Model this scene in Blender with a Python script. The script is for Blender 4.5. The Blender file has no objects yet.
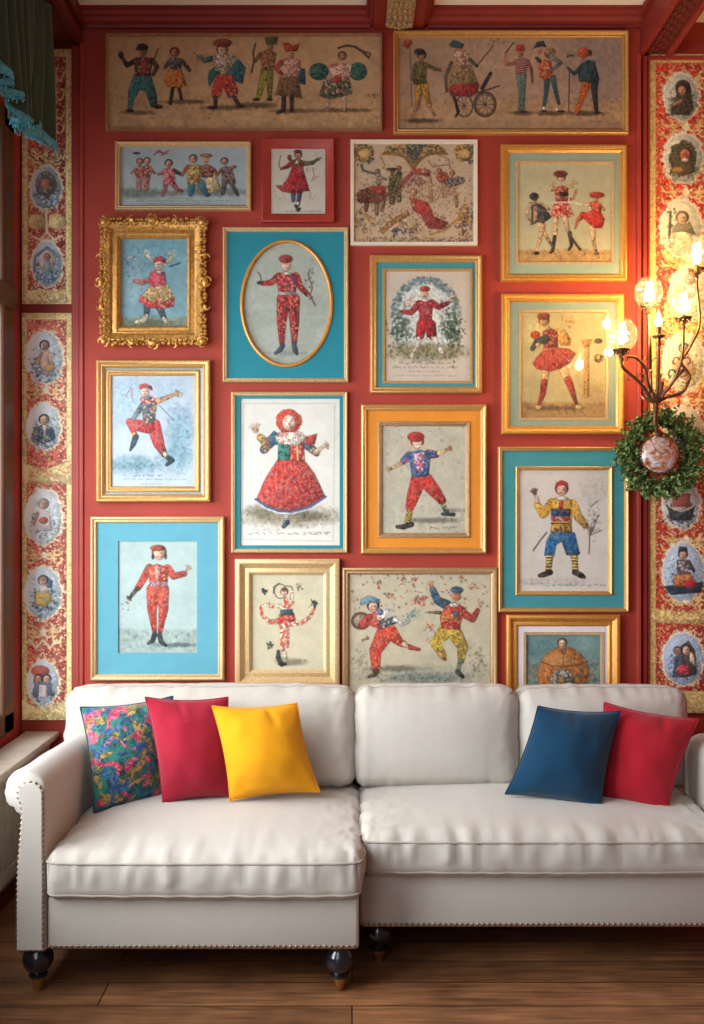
import bpy, bmesh, math, random
import numpy as np
from mathutils import Vector, Matrix, noise as mnoise

sc = bpy.context.scene
COL = sc.collection
PI = math.pi
F = 928.0            # focal length in photo pixels
CZ = 1.65            # camera height
YW = 4.30            # main back wall
YB = 4.35            # recessed side bays


def P(px, py, D):
    """place of a photo pixel at depth D"""
    return Vector(((px - 352) * D / F, D, CZ + (512 - py) * D / F))


def lin(c):
    c = np.asarray(c, float) / 255.0
    return np.where(c <= 0.04045, c / 12.92, ((c + 0.055) / 1.055) ** 2.4)


# ---------------------------------------------------------------- objects
ORG = {}


def thing(name, label, cat, loc, group=None):
    o = bpy.data.objects.new(name, None)
    o.empty_display_size = 0.1
    COL.objects.link(o)
    o.location = loc
    ORG[o.name] = Vector(loc)
    o['label'] = label
    o['category'] = cat
    if group:
        o['group'] = group
    return o


def tag(o, label, cat, group=None):
    o['label'] = label
    o['category'] = cat
    if group:
        o['group'] = group
    return o


class MB:
    def __init__(s):
        s.v = []
        s.f = []
        s.m = []

    def add(s, vs, fs, mi=0):
        n = len(s.v)
        s.v.extend([tuple(p) for p in vs])
        s.f.extend([tuple(i + n for i in f) for f in fs])
        s.m.extend([mi] * len(fs))
        return s

    def box(s, x0, x1, y0, y1, z0, z1, mi=0):
        vs = [(x, y, z) for x in (x0, x1) for y in (y0, y1) for z in (z0, z1)]
        fs = [(0, 1, 3, 2), (4, 6, 7, 5), (0, 4, 5, 1), (2, 3, 7, 6), (0, 2, 6, 4), (1, 5, 7, 3)]
        return s.add(vs, fs, mi)

    def bbox(s, x0, x1, y0, y1, z0, z1, b=0.006, seg=2, mi=0):
        bm = bmesh.new()
        bmesh.ops.create_cube(bm, size=1)
        for v in bm.verts:
            v.co = Vector((x0 + (v.co.x + .5) * (x1 - x0), y0 + (v.co.y + .5) * (y1 - y0), z0 + (v.co.z + .5) * (z1 - z0)))
        bmesh.ops.bevel(bm, geom=list(bm.edges), offset=b, segments=seg, affect='EDGES', profile=.5)
        return s.bm(bm, mi)

    def bm(s, bm, mi=0):
        bm.verts.index_update()
        s.add([v.co for v in bm.verts], [[v.index for v in f.verts] for f in bm.faces], mi)
        bm.free()
        return s

    def sphere(s, c, r, u=12, v=8, mi=0, sc_=(1, 1, 1)):
        vs = [(c[0], c[1], c[2] + r * sc_[2])]
        for i in range(1, v):
            a = PI * i / v
            for j in range(u):
                b = 2 * PI * j / u
                vs.append((c[0] + r * sc_[0] * math.sin(a) * math.cos(b), c[1] + r * sc_[1] * math.sin(a) * math.sin(b), c[2] + r * sc_[2] * math.cos(a)))
        vs.append((c[0], c[1], c[2] - r * sc_[2]))
        fs = []
        for j in range(u):
            fs.append((0, 1 + j, 1 + (j + 1) % u))
            for i in range(v - 2):
                a = 1 + i * u + j
                b = 1 + i * u + (j + 1) % u
                fs.append((a, a + u, b + u, b))
            fs.append((1 + (v - 2) * u + j, len(vs) - 1, 1 + (v - 2) * u + (j + 1) % u))
        return s.add(vs, fs, mi)

    def tube(s, pts, r, n=8, mi=0, closed=False, cap=True):
        pts = [Vector(p) for p in pts]
        N = len(pts)
        rs = r if isinstance(r, (list, tuple)) else [r] * N
        vs = []
        ref = None
        for i, p in enumerate(pts):
            if closed:
                t = pts[(i + 1) % N] - pts[i - 1]
            else:
                t = pts[min(i + 1, N - 1)] - pts[max(i - 1, 0)]
            t.normalize()
            if ref is None:
                ref = t.orthogonal().normalized()
            ref = (ref - t * ref.dot(t))
            if ref.length < 1e-6:
                ref = t.orthogonal()
            ref.normalize()
            b = t.cross(ref)
            for k in range(n):
                a = 2 * PI * k / n
                vs.append(p + (ref * math.cos(a) + b * math.sin(a)) * rs[i])
        fs = []
        M = N if closed else N - 1
        for i in range(M):
            for k in range(n):
                a, b_ = i * n + k, i * n + (k + 1) % n
                c, d = ((i + 1) % N) * n + (k + 1) % n, ((i + 1) % N) * n + k
                fs.append((a, b_, c, d))
        if cap and not closed:
            fs.append(tuple(range(n - 1, -1, -1)))
            fs.append(tuple((N - 1) * n + k for k in range(n)))
        return s.add(vs, fs, mi)

    def lathe(s, c, prof, n=20, mi=0):
        vs = []
        for (r, z) in prof:
            for k in range(n):
                a = 2 * PI * k / n
                vs.append((c[0] + r * math.cos(a), c[1] + r * math.sin(a), c[2] + z))
        fs = []
        for i in range(len(prof) - 1):
            for k in range(n):
                fs.append((i * n + k, i * n + (k + 1) % n, (i + 1) * n + (k + 1) % n, (i + 1) * n + k))
        fs.append(tuple(range(n - 1, -1, -1)))
        fs.append(tuple((len(prof) - 1) * n + k for k in range(n)))
        return s.add(vs, fs, mi)

    def build(s, name, mats, parent=None, smooth=False, recalc=True, auto=None):
        me = bpy.data.meshes.new(name)
        org = ORG[parent.name] if parent is not None else Vector((0, 0, 0))
        vs = np.array(s.v, float) - np.array(org)
        me.from_pydata(vs.tolist(), [], s.f)
        if not isinstance(mats, (list, tuple)):
            mats = [mats]
        for m in mats:
            me.materials.append(m)
        if len(mats) > 1:
            me.polygons.foreach_set('material_index', s.m)
        if recalc:
            bm = bmesh.new()
            bm.from_mesh(me)
            bmesh.ops.recalc_face_normals(bm, faces=bm.faces)
            bm.to_mesh(me)
            bm.free()
        if smooth:
            me.polygons.foreach_set('use_smooth', [True] * len(me.polygons))
            if auto:
                me.set_sharp_from_angle(angle=math.radians(auto))
        me.update()
        o = bpy.data.objects.new(name, me)
        COL.objects.link(o)
        if parent is not None:
            o.parent = parent
            ORG[o.name] = org
        else:
            ORG[o.name] = Vector((0, 0, 0))
        return o


def struct(o):
    o['kind'] = 'structure'
    return o


def copy_tree(o, parent=None):
    c = o.copy()
    COL.objects.link(c)
    if parent is not None:
        c.parent = parent
    for ch in list(o.children):
        copy_tree(ch, c)
    return c


# ---------------------------------------------------------------- materials
def new_mat(name):
    m = bpy.data.materials.new(name)
    m.use_nodes = True
    nt = m.node_tree
    return m, nt, nt.nodes['Principled BSDF']


def mat(name, col, rough=.6, metal=0., nscale=8., namt=.08, bump=0., bscale=60., sheen=0., coat=0., spec=.5, col2=None, detail=4., stretch=None):
    """procedural material: base colour mottled by noise, optional noise bump"""
    m, nt, b = new_mat(name)
    c = lin(col)
    tc = nt.nodes.new('ShaderNodeTexCoord')
    src = tc.outputs['Object']
    if stretch:
        mp = nt.nodes.new('ShaderNodeMapping')
        mp.inputs['Scale'].default_value = stretch
        nt.links.new(src, mp.inputs['Vector'])
        src = mp.outputs['Vector']
    n = nt.nodes.new('ShaderNodeTexNoise')
    n.inputs['Scale'].default_value = nscale
    n.inputs['Detail'].default_value = detail
    nt.links.new(src, n.inputs['Vector'])
    r = nt.nodes.new('ShaderNodeValToRGB')
    a0 = c * (1 - namt) if col2 is None else lin(col2)
    a1 = c * (1 + namt) if col2 is None else c
    r.color_ramp.elements[0].position = .3
    r.color_ramp.elements[1].position = .7
    r.color_ramp.elements[0].color = (*a0, 1)
    r.color_ramp.elements[1].color = (*np.minimum(a1, 1), 1)
    nt.links.new(n.outputs['Fac'], r.inputs['Fac'])
    nt.links.new(r.outputs['Color'], b.inputs['Base Color'])
    b.inputs['Roughness'].default_value = rough
    b.inputs['Metallic'].default_value = metal
    b.inputs['Specular IOR Level'].default_value = spec
    b.inputs['Sheen Weight'].default_value = sheen
    b.inputs['Coat Weight'].default_value = coat
    if bump:
        n2 = nt.nodes.new('ShaderNodeTexNoise')
        n2.inputs['Scale'].default_value = bscale
        n2.inputs['Detail'].default_value = 3
        nt.links.new(src, n2.inputs['Vector'])
        bp = nt.nodes.new('ShaderNodeBump')
        bp.inputs['Strength'].default_value = bump
        bp.inputs['Distance'].default_value = .01
        nt.links.new(n2.outputs['Fac'], bp.inputs['Height'])
        nt.links.new(bp.outputs['Normal'], b.inputs['Normal'])
    return m


def fabric(name, col, weave=700., wr=.35, sheen=.25, namt=.06, wscale=7.):
    m, nt, b = new_mat(name)
    c = lin(col)
    tc = nt.nodes.new('ShaderNodeTexCoord')
    n = nt.nodes.new('ShaderNodeTexNoise')
    n.inputs['Scale'].default_value = 45
    n.inputs['Detail'].default_value = 5
    nt.links.new(tc.outputs['Object'], n.inputs['Vector'])
    r = nt.nodes.new('ShaderNodeValToRGB')
    r.color_ramp.elements[0].color = (*(c * (1 - namt)), 1)
    r.color_ramp.elements[1].color = (*np.minimum(c * (1 + namt), 1), 1)
    nt.links.new(n.outputs['Fac'], r.inputs['Fac'])
    nt.links.new(r.outputs['Color'], b.inputs['Base Color'])
    b.inputs['Roughness'].default_value = .88
    b.inputs['Specular IOR Level'].default_value = .2
    b.inputs['Sheen Weight'].default_value = sheen
    b.inputs['Sheen Roughness'].default_value = .5
    n2 = nt.nodes.new('ShaderNodeTexNoise')
    n2.inputs['Scale'].default_value = wscale
    n2.inputs['Detail'].default_value = 3
    n2.inputs['Distortion'].default_value = .6
    nt.links.new(tc.outputs['Object'], n2.inputs['Vector'])
    n3 = nt.nodes.new('ShaderNodeTexNoise')
    n3.inputs['Scale'].default_value = weave
    nt.links.new(tc.outputs['Object'], n3.inputs['Vector'])
    b1 = nt.nodes.new('ShaderNodeBump')
    b1.inputs['Strength'].default_value = wr
    b1.inputs['Distance'].default_value = .02
    nt.links.new(n2.outputs['Fac'], b1.inputs['Height'])
    b2 = nt.nodes.new('ShaderNodeBump')
    b2.inputs['Strength'].default_value = .12
    b2.inputs['Distance'].default_value = .002
    nt.links.new(n3.outputs['Fac'], b2.inputs['Height'])
    nt.links.new(b1.outputs['Normal'], b2.inputs['Normal'])
    nt.links.new(b2.outputs['Normal'], b.inputs['Normal'])
    return m


def painted(name, rough=.55, bump=.15):
    """pigment held in the mesh's own colour attribute"""
    m, nt, b = new_mat(name)
    a = nt.nodes.new('ShaderNodeAttribute')
    a.attribute_name = 'paint'
    nt.links.new(a.outputs['Color'], b.inputs['Base Color'])
    b.inputs['Roughness'].default_value = rough
    b.inputs['Specular IOR Level'].default_value = .25
    tc = nt.nodes.new('ShaderNodeTexCoord')
    n = nt.nodes.new('ShaderNodeTexNoise')
    n.inputs['Scale'].default_value = 220
    nt.links.new(tc.outputs['Object'], n.inputs['Vector'])
    bp = nt.nodes.new('ShaderNodeBump')
    bp.inputs['Strength'].default_value = bump
    bp.inputs['Distance'].default_value = .002
    nt.links.new(n.outputs['Fac'], bp.inputs['Height'])
    nt.links.new(bp.outputs['Normal'], b.inputs['Normal'])
    return m


def glass(name, tint=(1, 1, 1), gloss=.06, haze=0., top=.75):
    m = bpy.data.materials.new(name)
    m.use_nodes = True
    nt = m.node_tree
    nt.nodes.clear()
    out = nt.nodes.new('ShaderNodeOutputMaterial')
    tr = nt.nodes.new('ShaderNodeBsdfTransparent')
    tr.inputs['Color'].default_value = (*tint, 1)
    gl = nt.nodes.new('ShaderNodeBsdfGlossy')
    gl.inputs['Roughness'].default_value = .03
    lw = nt.nodes.new('ShaderNodeLayerWeight')
    lw.inputs['Blend'].default_value = .35
    mr = nt.nodes.new('ShaderNodeMapRange')
    mr.inputs['To Min'].default_value = gloss
    mr.inputs['To Max'].default_value = top
    nt.links.new(lw.outputs['Facing'], mr.inputs['Value'])
    pw = nt.nodes.new('ShaderNodeMath')
    pw.operation = 'POWER'
    nt.links.new(lw.outputs['Facing'], pw.inputs[0])
    pw.inputs[1].default_value = 3
    nt.links.new(pw.outputs[0], mr.inputs['Value'])
    mx = nt.nodes.new('ShaderNodeMixShader')
    nt.links.new(mr.outputs['Result'], mx.inputs['Fac'])
    nt.links.new(tr.outputs[0], mx.inputs[1])
    nt.links.new(gl.outputs[0], mx.inputs[2])
    last = mx.outputs[0]
    if haze:
        tl = nt.nodes.new('ShaderNodeBsdfTranslucent')
        tl.inputs['Color'].default_value = (1, .93, .8, 1)
        m2 = nt.nodes.new('ShaderNodeMixShader')
        m2.inputs['Fac'].default_value = haze
        nt.links.new(last, m2.inputs[1])
        nt.links.new(tl.outputs[0], m2.inputs[2])
        last = m2.outputs[0]
    nt.links.new(last, out.inputs['Surface'])
    return m

LAMP_W, WIN_W, ROOM_W, WORLD_S, EXPO = 4.6, 145, 18, .14, -.1


# ---------------------------------------------------------------- painting
def vnoise(shape, cell, rng, octaves=3):
    h, w = shape
    out = np.zeros(shape)
    amp = 1.
    tot = 0.
    for o in range(octaves):
        gh, gw = int(h / cell) + 3, int(w / cell) + 3
        g = rng.random((gh, gw)) * 2 - 1
        yy = np.arange(h) / cell
        xx = np.arange(w) / cell
        yi, xi = yy.astype(int), xx.astype(int)
        fy, fx = yy - yi, xx - xi
        fy = (fy * fy * (3 - 2 * fy))[:, None]
        fx = (fx * fx * (3 - 2 * fx))[None, :]
        a = g[yi][:, xi]
        b = g[yi][:, xi + 1]
        c = g[yi + 1][:, xi]
        d = g[yi + 1][:, xi + 1]
        out += amp * ((a * (1 - fx) + b * fx) * (1 - fy) + (c * (1 - fx) + d * fx) * fy)
        tot += amp
        amp *= .55
        cell = max(cell / 2, 1.0)
    return out / tot


INK = (52, 36, 30)
SK = (222, 178, 145)


class Cv:
    """a picture surface: colours on a fine grid of vertices, drawn with shapes"""

    def __init__(s, x0, y0, x1, y1, bg, ss=1.9, seed=1, mott=.06, cell=9):
        s.r = (x0, y0, x1, y1)
        s.nx = max(2, int(round((x1 - x0) * ss)))
        s.ny = max(2, int(round((y1 - y0) * ss)))
        s.ss = ss
        s.X, s.Y = np.meshgrid(np.linspace(x0, x1, s.nx + 1), np.linspace(y0, y1, s.ny + 1))
        s.rng = np.random.default_rng(seed)
        s.C = np.ones(s.X.shape + (3,)) * (np.asarray(bg, float) / 255)
        s.N = vnoise(s.X.shape, 3.2 * ss, s.rng, 2)
        s.B = vnoise(s.X.shape, cell * ss, s.rng, 4)
        s.R = vnoise(s.X.shape, 1.6 * ss, s.rng, 1) * .5 + .5
        s.C *= (1 + mott * s.B + mott * .5 * s.N)[..., None]
        s.k = 1.
        s.o = (0., 0.)
        s.mask = None
        s.ink = INK
        s.rough = 1.

    def view(s, ox, oy, k):
        s.o = (ox, oy)
        s.k = k
        return s

    def _t(s, p):
        a = np.asarray(p, float).reshape(-1, 2)
        return a / s.k + np.array(s.o)

    def _sl(s, x0, y0, x1, y1, pad):
        r = s.r
        fx = s.nx / (r[2] - r[0])
        fy = s.ny / (r[3] - r[1])
        a = int(np.clip((x0 - pad - r[0]) * fx, 0, s.nx + 1))
        b = int(np.clip((x1 + pad - r[0]) * fx + 2, 0, s.nx + 1))
        c = int(np.clip((y0 - pad - r[1]) * fy, 0, s.ny + 1))
        d = int(np.clip((y1 + pad - r[1]) * fy + 2, 0, s.ny + 1))
        return (slice(c, d), slice(a, b))

    def _put(s, sl, d, col, soft, line, a=1., g=.14, sh=.12):
        if s.X[sl].size == 0:
            s.mask = None
            return s
        col = np.asarray(col, float) / 255
        al = np.clip(.5 - d / soft, 0, 1) * a
        n = s.N[sl]
        # pen line just outside and inside of the edge
        if line > 0:
            w = .55
            li = np.clip(1 - np.abs(d) / w, 0, 1) * line * np.clip(.8 + 1.3 * n, 0, 1)
        X = s.X[sl]
        Y = s.Y[sl]
        on = al > .3
        if line > 0 and on.any():
            cx, hw = X[on].mean(), max(1., X[on].std() * 1.7)
            cy, hh = Y[on].mean(), max(1., Y[on].std() * 1.7)
            # rounded modelling as the painter gave it, with broken brushwork
            g_ = -.2 * np.clip((X - cx) / hw, -1.2, 1.2) - .1 * np.clip((Y - cy) / hh, -1.2, 1.2)
            g = g * 1.5
        else:
            g_ = 0.
        sp = (s.R[sl] - .5) * .22
        if line > 0:
            # short engraved strokes, denser on the shaded side
            ht = np.sin((X * .8 + Y * .55) * 3.1 + 5 * s.B[sl] + 2.5 * n)
            R_ = s.R[sl]
            sp = sp - .02 - s.rough * .2 * np.clip(ht - .1 + 1.2 * n, 0, 1) - s.rough * .4 * np.clip((R_ - .68) / .12, 0, 1) + s.rough * .22 * np.clip((.32 - R_) / .1, 0, 1)
            al = al * np.clip(.93 + .35 * s.N[sl], .6, 1)
        c = col[None, None, :] * (1 + g * n + sp + g_ + sh * np.clip(-d / 4, 0, 1) - sh * .5)[..., None]
        C = s.C[sl]
        C = C * (1 - al[..., None]) + c * al[..., None]
        if line > 0:
            li = np.clip(li, 0, 1)[..., None]
            C = C * (1 - li) + (np.asarray(s.ink, float) / 255) * li
        s.C[sl] = C
        s.mask = (sl, al)
        return s

    def G(s, col, *p, line=.45, soft=.9, a=1., g=.14):
        q = s._t(p)
        sl = s._sl(q[:, 0].min(), q[:, 1].min(), q[:, 0].max(), q[:, 1].max(), 2 + soft)
        X, Y = s.X[sl], s.Y[sl]
        d = np.full(X.shape, 1e9)
        sg = np.ones(X.shape)
        n = len(q)
        for i in range(n):
            ax, ay = q[i]
            bx, by = q[i - 1]
            ex, ey = bx - ax, by - ay
            wx, wy = X - ax, Y - ay
            t = np.clip((wx * ex + wy * ey) / (ex * ex + ey * ey + 1e-9), 0, 1)
            d = np.minimum(d, (wx - ex * t) ** 2 + (wy - ey * t) ** 2)
            c1 = Y >= ay
            c2 = Y < by
            c3 = ex * wy > ey * wx
            fl = (c1 & c2 & c3) | (~c1 & ~c2 & ~c3)
            sg = np.where(fl, -sg, sg)
        return s._put(sl, sg * np.sqrt(d), col, soft, line, a, g)

    def L(s, col, *p, line=.4, soft=.8, a=1., g=.14):
        """tapered limb through x,y,r triples (r in view units)"""
        q = np.asarray(p, float).reshape(-1, 3)
        xy = q[:, :2] / s.k + np.array(s.o)
        r = q[:, 2] / s.k
        m = r.max()
        sl = s._sl(xy[:, 0].min() - m, xy[:, 1].min() - m, xy[:, 0].max() + m, xy[:, 1].max() + m, 2 + soft)
        X, Y = s.X[sl], s.Y[sl]
        d = np.full(X.shape, 1e9)
        for i in range(len(q) - 1):
            ax, ay = xy[i]
            ex, ey = xy[i + 1] - xy[i]
            wx, wy = X - ax, Y - ay
            t = np.clip((wx * ex + wy * ey) / (ex * ex + ey * ey + 1e-9), 0, 1)
            d = np.minimum(d, np.hypot(wx - ex * t, wy - ey * t) - (r[i] * (1 - t) + r[i + 1] * t))
        return s._put(sl, d, col, soft, line, a, g)

    def E(s, col, x, y, rx, ry=None, rot=0., line=.4, soft=.9, a=1., g=.14, rag=0.):
        ry = rx if ry is None else ry
        c = s._t((x, y))[0]
        rx, ry = rx / s.k, ry / s.k
        m = max(rx, ry) * (1 + rag)
        sl = s._sl(c[0] - m, c[1] - m, c[0] + m, c[1] + m, 2 + soft)
        X, Y = s.X[sl] - c[0], s.Y[sl] - c[1]
        if rot:
            a_ = math.radians(rot)
            X, Y = X * math.cos(a_) + Y * math.sin(a_), -X * math.sin(a_) + Y * math.cos(a_)
        q = np.hypot(X / rx, Y / ry)
        if rag:
            q = q + rag * (s.N[sl] + .6 * s.rng.normal(size=X.shape) * .3)
        d = (q - 1) * min(rx, ry)
        return s._put(sl, d, col, soft, line, a, g)

    def K(s, col, w, *p, a=.85):
        q = np.asarray(p, float).reshape(-1, 2)
        tri = []
        for x, y in q:
            tri += [x, y, w]
        return s.L(col, *tri, line=0, a=a)

    def fleck(s, cols, cell=1.6, dens=.4, a=.8):
        """small dabs of other colours inside the shape just drawn"""
        if s.mask is None:
            return s
        sl, al = s.mask
        X, Y = s.X[sl], s.Y[sl]
        i = np.floor((X + .35 * cell * np.sin(Y / cell * 1.7)) / cell).astype(int)
        j = np.floor((Y + .35 * cell * np.sin(X / cell * 1.3)) / cell).astype(int)
        i -= i.min()
        j -= j.min()
        T = s.rng.random((j.max() + 1, i.max() + 1))
        h = T[j, i]
        cols = np.asarray(cols, float) / 255
        idx = np.clip((h / dens * len(cols)).astype(int), 0, len(cols) - 1)
        m = ((h < dens) * al * a)[..., None]
        s.C[sl] = s.C[sl] * (1 - m) + cols[idx] * m
        return s

    def fold(s, period, amp=.25, ang=0., wob=1.5):
        """drapery folds inside the shape just drawn"""
        if s.mask is None:
            return s
        sl, al = s.mask
        a = math.radians(ang)
        u = s.X[sl] * math.cos(a) + s.Y[sl] * math.sin(a)
        f = np.sin(u / period * 2 * PI + wob * s.B[sl] * 4 + s.N[sl] * 1.5)
        s.C[sl] *= (1 + amp * .62 * f * al * (.7 + .9 * s.N[sl]))[..., None]
        return s

    def band(s, col, period, ang=90., duty=.5, a=.85):
        if s.mask is None:
            return s
        sl, al = s.mask
        an = math.radians(ang)
        u = s.X[sl] * math.cos(an) + s.Y[sl] * math.sin(an)
        f = ((u / period) % 1 < duty) * al * a
        s.C[sl] = s.C[sl] * (1 - f[..., None]) + (np.asarray(col, float) / 255) * f[..., None]
        return s

    def dabs(s, cols, n, x, y, rx, ry, r=1.0, a=.8, gauss=True):
        """loose scatter of brush dabs around a place"""
        for _ in range(n):
            if gauss:
                px, py = s.rng.normal(0, .5, 2)
            else:
                px, py = s.rng.uniform(-1, 1, 2)
            c = cols[int(s.rng.integers(len(cols)))]
            q = r * s.rng.uniform(.6, 1.5) * s.k
            s.E(c, x + px * rx, y + py * ry, q, q * s.rng.uniform(.5, 1.1), rot=s.rng.uniform(0, 180), line=0, a=a)
        return s

    def wash(s, col, x, y, rx, ry, a=.5, rag=.25):
        return s.E(col, x, y, rx, ry, line=0, soft=min(rx, ry) / s.k * .9, a=a, rag=rag)

    def ground(s, col, ytop, a=.8, wav=3.):
        t = (ytop - s.o[1] * 0) / s.k + s.o[1]
        m = np.clip((s.Y - t - wav * s.B) / 3., 0, 1) * a
        c = (np.asarray(col, float) / 255) * (1 + .16 * s.N + .1 * s.B)[..., None]
        s.C = s.C * (1 - m[..., None]) + c * m[..., None]
        return s

    def head(s, x, y, r, skin=SK, hair=None, hs='hair', beard=None):
        if hair is not None and hs == 'hair':
            s.E(hair, x, y - r * .25, r * 1.15, r * 1.1)
        if hair is not None and hs == 'afro':
            s.E(hair, x, y - r * .2, r * 1.7, r * 1.55, rag=.12).fleck([(200, 60, 45), (150, 35, 25), (235, 120, 90)], 1.7, .5, .6)
        keep, s.rough = s.rough, .15
        s.E(skin, x, y, r * .82, r)
        s.rough = keep
        k = s.k
        s.K((80, 56, 46), .3 * k, x - r * .42, y - r * .15, x - r * .2, y - r * .15)
        s.K((80, 56, 46), .3 * k, x + r * .18, y - r * .15, x + r * .42, y - r * .15)
        s.K((170, 110, 85), .25 * k, x, y - r * .1, x - r * .05, y + r * .25)
        s.K((165, 45, 40), .33 * k, x - r * .25, y + r * .5, x + r * .25, y + r * .5)
        if hair is not None and hs == 'cap':
            s.G(hair, x - r * 1.05, y - r * .3, x - r * .9, y - r * 1.1, x - r * .2, y - r * 1.5, x + r * .6, y - r * 1.35, x + r * 1.05, y - r * .7, x + r * 1., y - r * .3, x, y - r * .55)
        if hair is not None and hs == 'beret':
            s.E(hair, x, y - r * .75, r * 1.35, r * .75, rag=.05)
        if beard is not None:
            s.E(beard, x, y + r * .65, r * .7, r * .5, line=.2)
        return s

    def hand(s, x, y, r, dx, dy, col=SK, n=4):
        """small open hand with spread fingers pointing along dx,dy"""
        s.E(col, x, y, r, r, line=.3)
        b = math.atan2(dy, dx)
        for i in range(n):
            a = b + (i - (n - 1) / 2) * .42
            s.L(col, x, y, r * .45, x + math.cos(a) * r * 2.4, y + math.sin(a) * r * 2.4, r * .22, line=.35)
        return s

    def script(s, x0, x1, y, h, col=(110, 90, 75), a=.6):
        """faded handwriting too small to read: a wavering pen stroke"""
        x = x0
        pts = []
        while x < x1:
            if s.rng.random() < .16 and len(pts) > 4:
                s.K(col, .28 * s.k, *pts, a=a)
                pts = []
                x += h * .9
            pts += [x, y + h * s.rng.uniform(-.5, .5)]
            x += h * s.rng.uniform(.25, .5)
        if len(pts) > 4:
            s.K(col, .28 * s.k, *pts, a=a)
        return s

    def sheet(s, name, m, D, parent, gain=(.88, .94)):
        """turn the painted grid into a mesh standing at depth D"""
        org = ORG[parent.name] if parent is not None else Vector((0, 0, 0))
        X = (s.X - 352) * D / F
        Z = CZ + (512 - s.Y) * D / F
        co = np.stack([X, np.full(X.shape, D), Z], -1).reshape(-1, 3) - np.array(org)
        return grid_mesh(name, co, s.nx + 1, s.ny + 1, s.C.reshape(-1, 3), m, parent, gain=gain)


def grid_mesh(name, co, w, h, colors, m, parent, smooth=False, gain=(.88, .94)):
    me = bpy.data.meshes.new(name)
    n = w * h
    me.vertices.add(n)
    me.vertices.foreach_set('co', np.asarray(co, np.float32).ravel())
    idx = np.arange(n).reshape(h, w)
    q = np.stack([idx[:-1, :-1], idx[1:, :-1], idx[1:, 1:], idx[:-1, 1:]], -1).reshape(-1, 4)
    me.loops.add(q.size)
    me.loops.foreach_set('vertex_index', q.ravel().astype(np.int32))
    me.polygons.add(len(q))
    me.polygons.foreach_set('loop_start', np.arange(0, q.size, 4, dtype=np.int32))
    me.update(calc_edges=True)
    if colors is not None:
        at = me.color_attributes.new('paint', 'FLOAT_COLOR', 'POINT')
        c = np.clip(colors, 0, 1)
        c = (c * gain[0] + c.mean(1, keepdims=True) * (1 - gain[0])) * gain[1]
        c = np.where(c <= 0.04045, c / 12.92, ((c + 0.055) / 1.055) ** 2.4)
        rgba = np.ones((n, 4), np.float32)
        rgba[:, :3] = c
        at.data.foreach_set('color', rgba.ravel())
    if smooth:
        me.polygons.foreach_set('use_smooth', [True] * len(me.polygons))
    me.materials.append(m)
    me.validate()
    o = bpy.data.objects.new(name, me)
    COL.objects.link(o)
    if parent is not None:
        o.parent = parent
        ORG[o.name] = ORG[parent.name]
    else:
        ORG[o.name] = Vector((0, 0, 0))
    return o

# ---------------------------------------------------------------- what is painted in each picture
RED = (190, 48, 42)
DRED = (140, 35, 34)
TEAL = (52, 112, 112)
DK = (48, 42, 42)
TAN = (178, 142, 104)
OCH = (196, 140, 52)
NAV = (44, 70, 100)
BEI = (214, 205, 184)
CREAM = (232, 222, 200)


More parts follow.
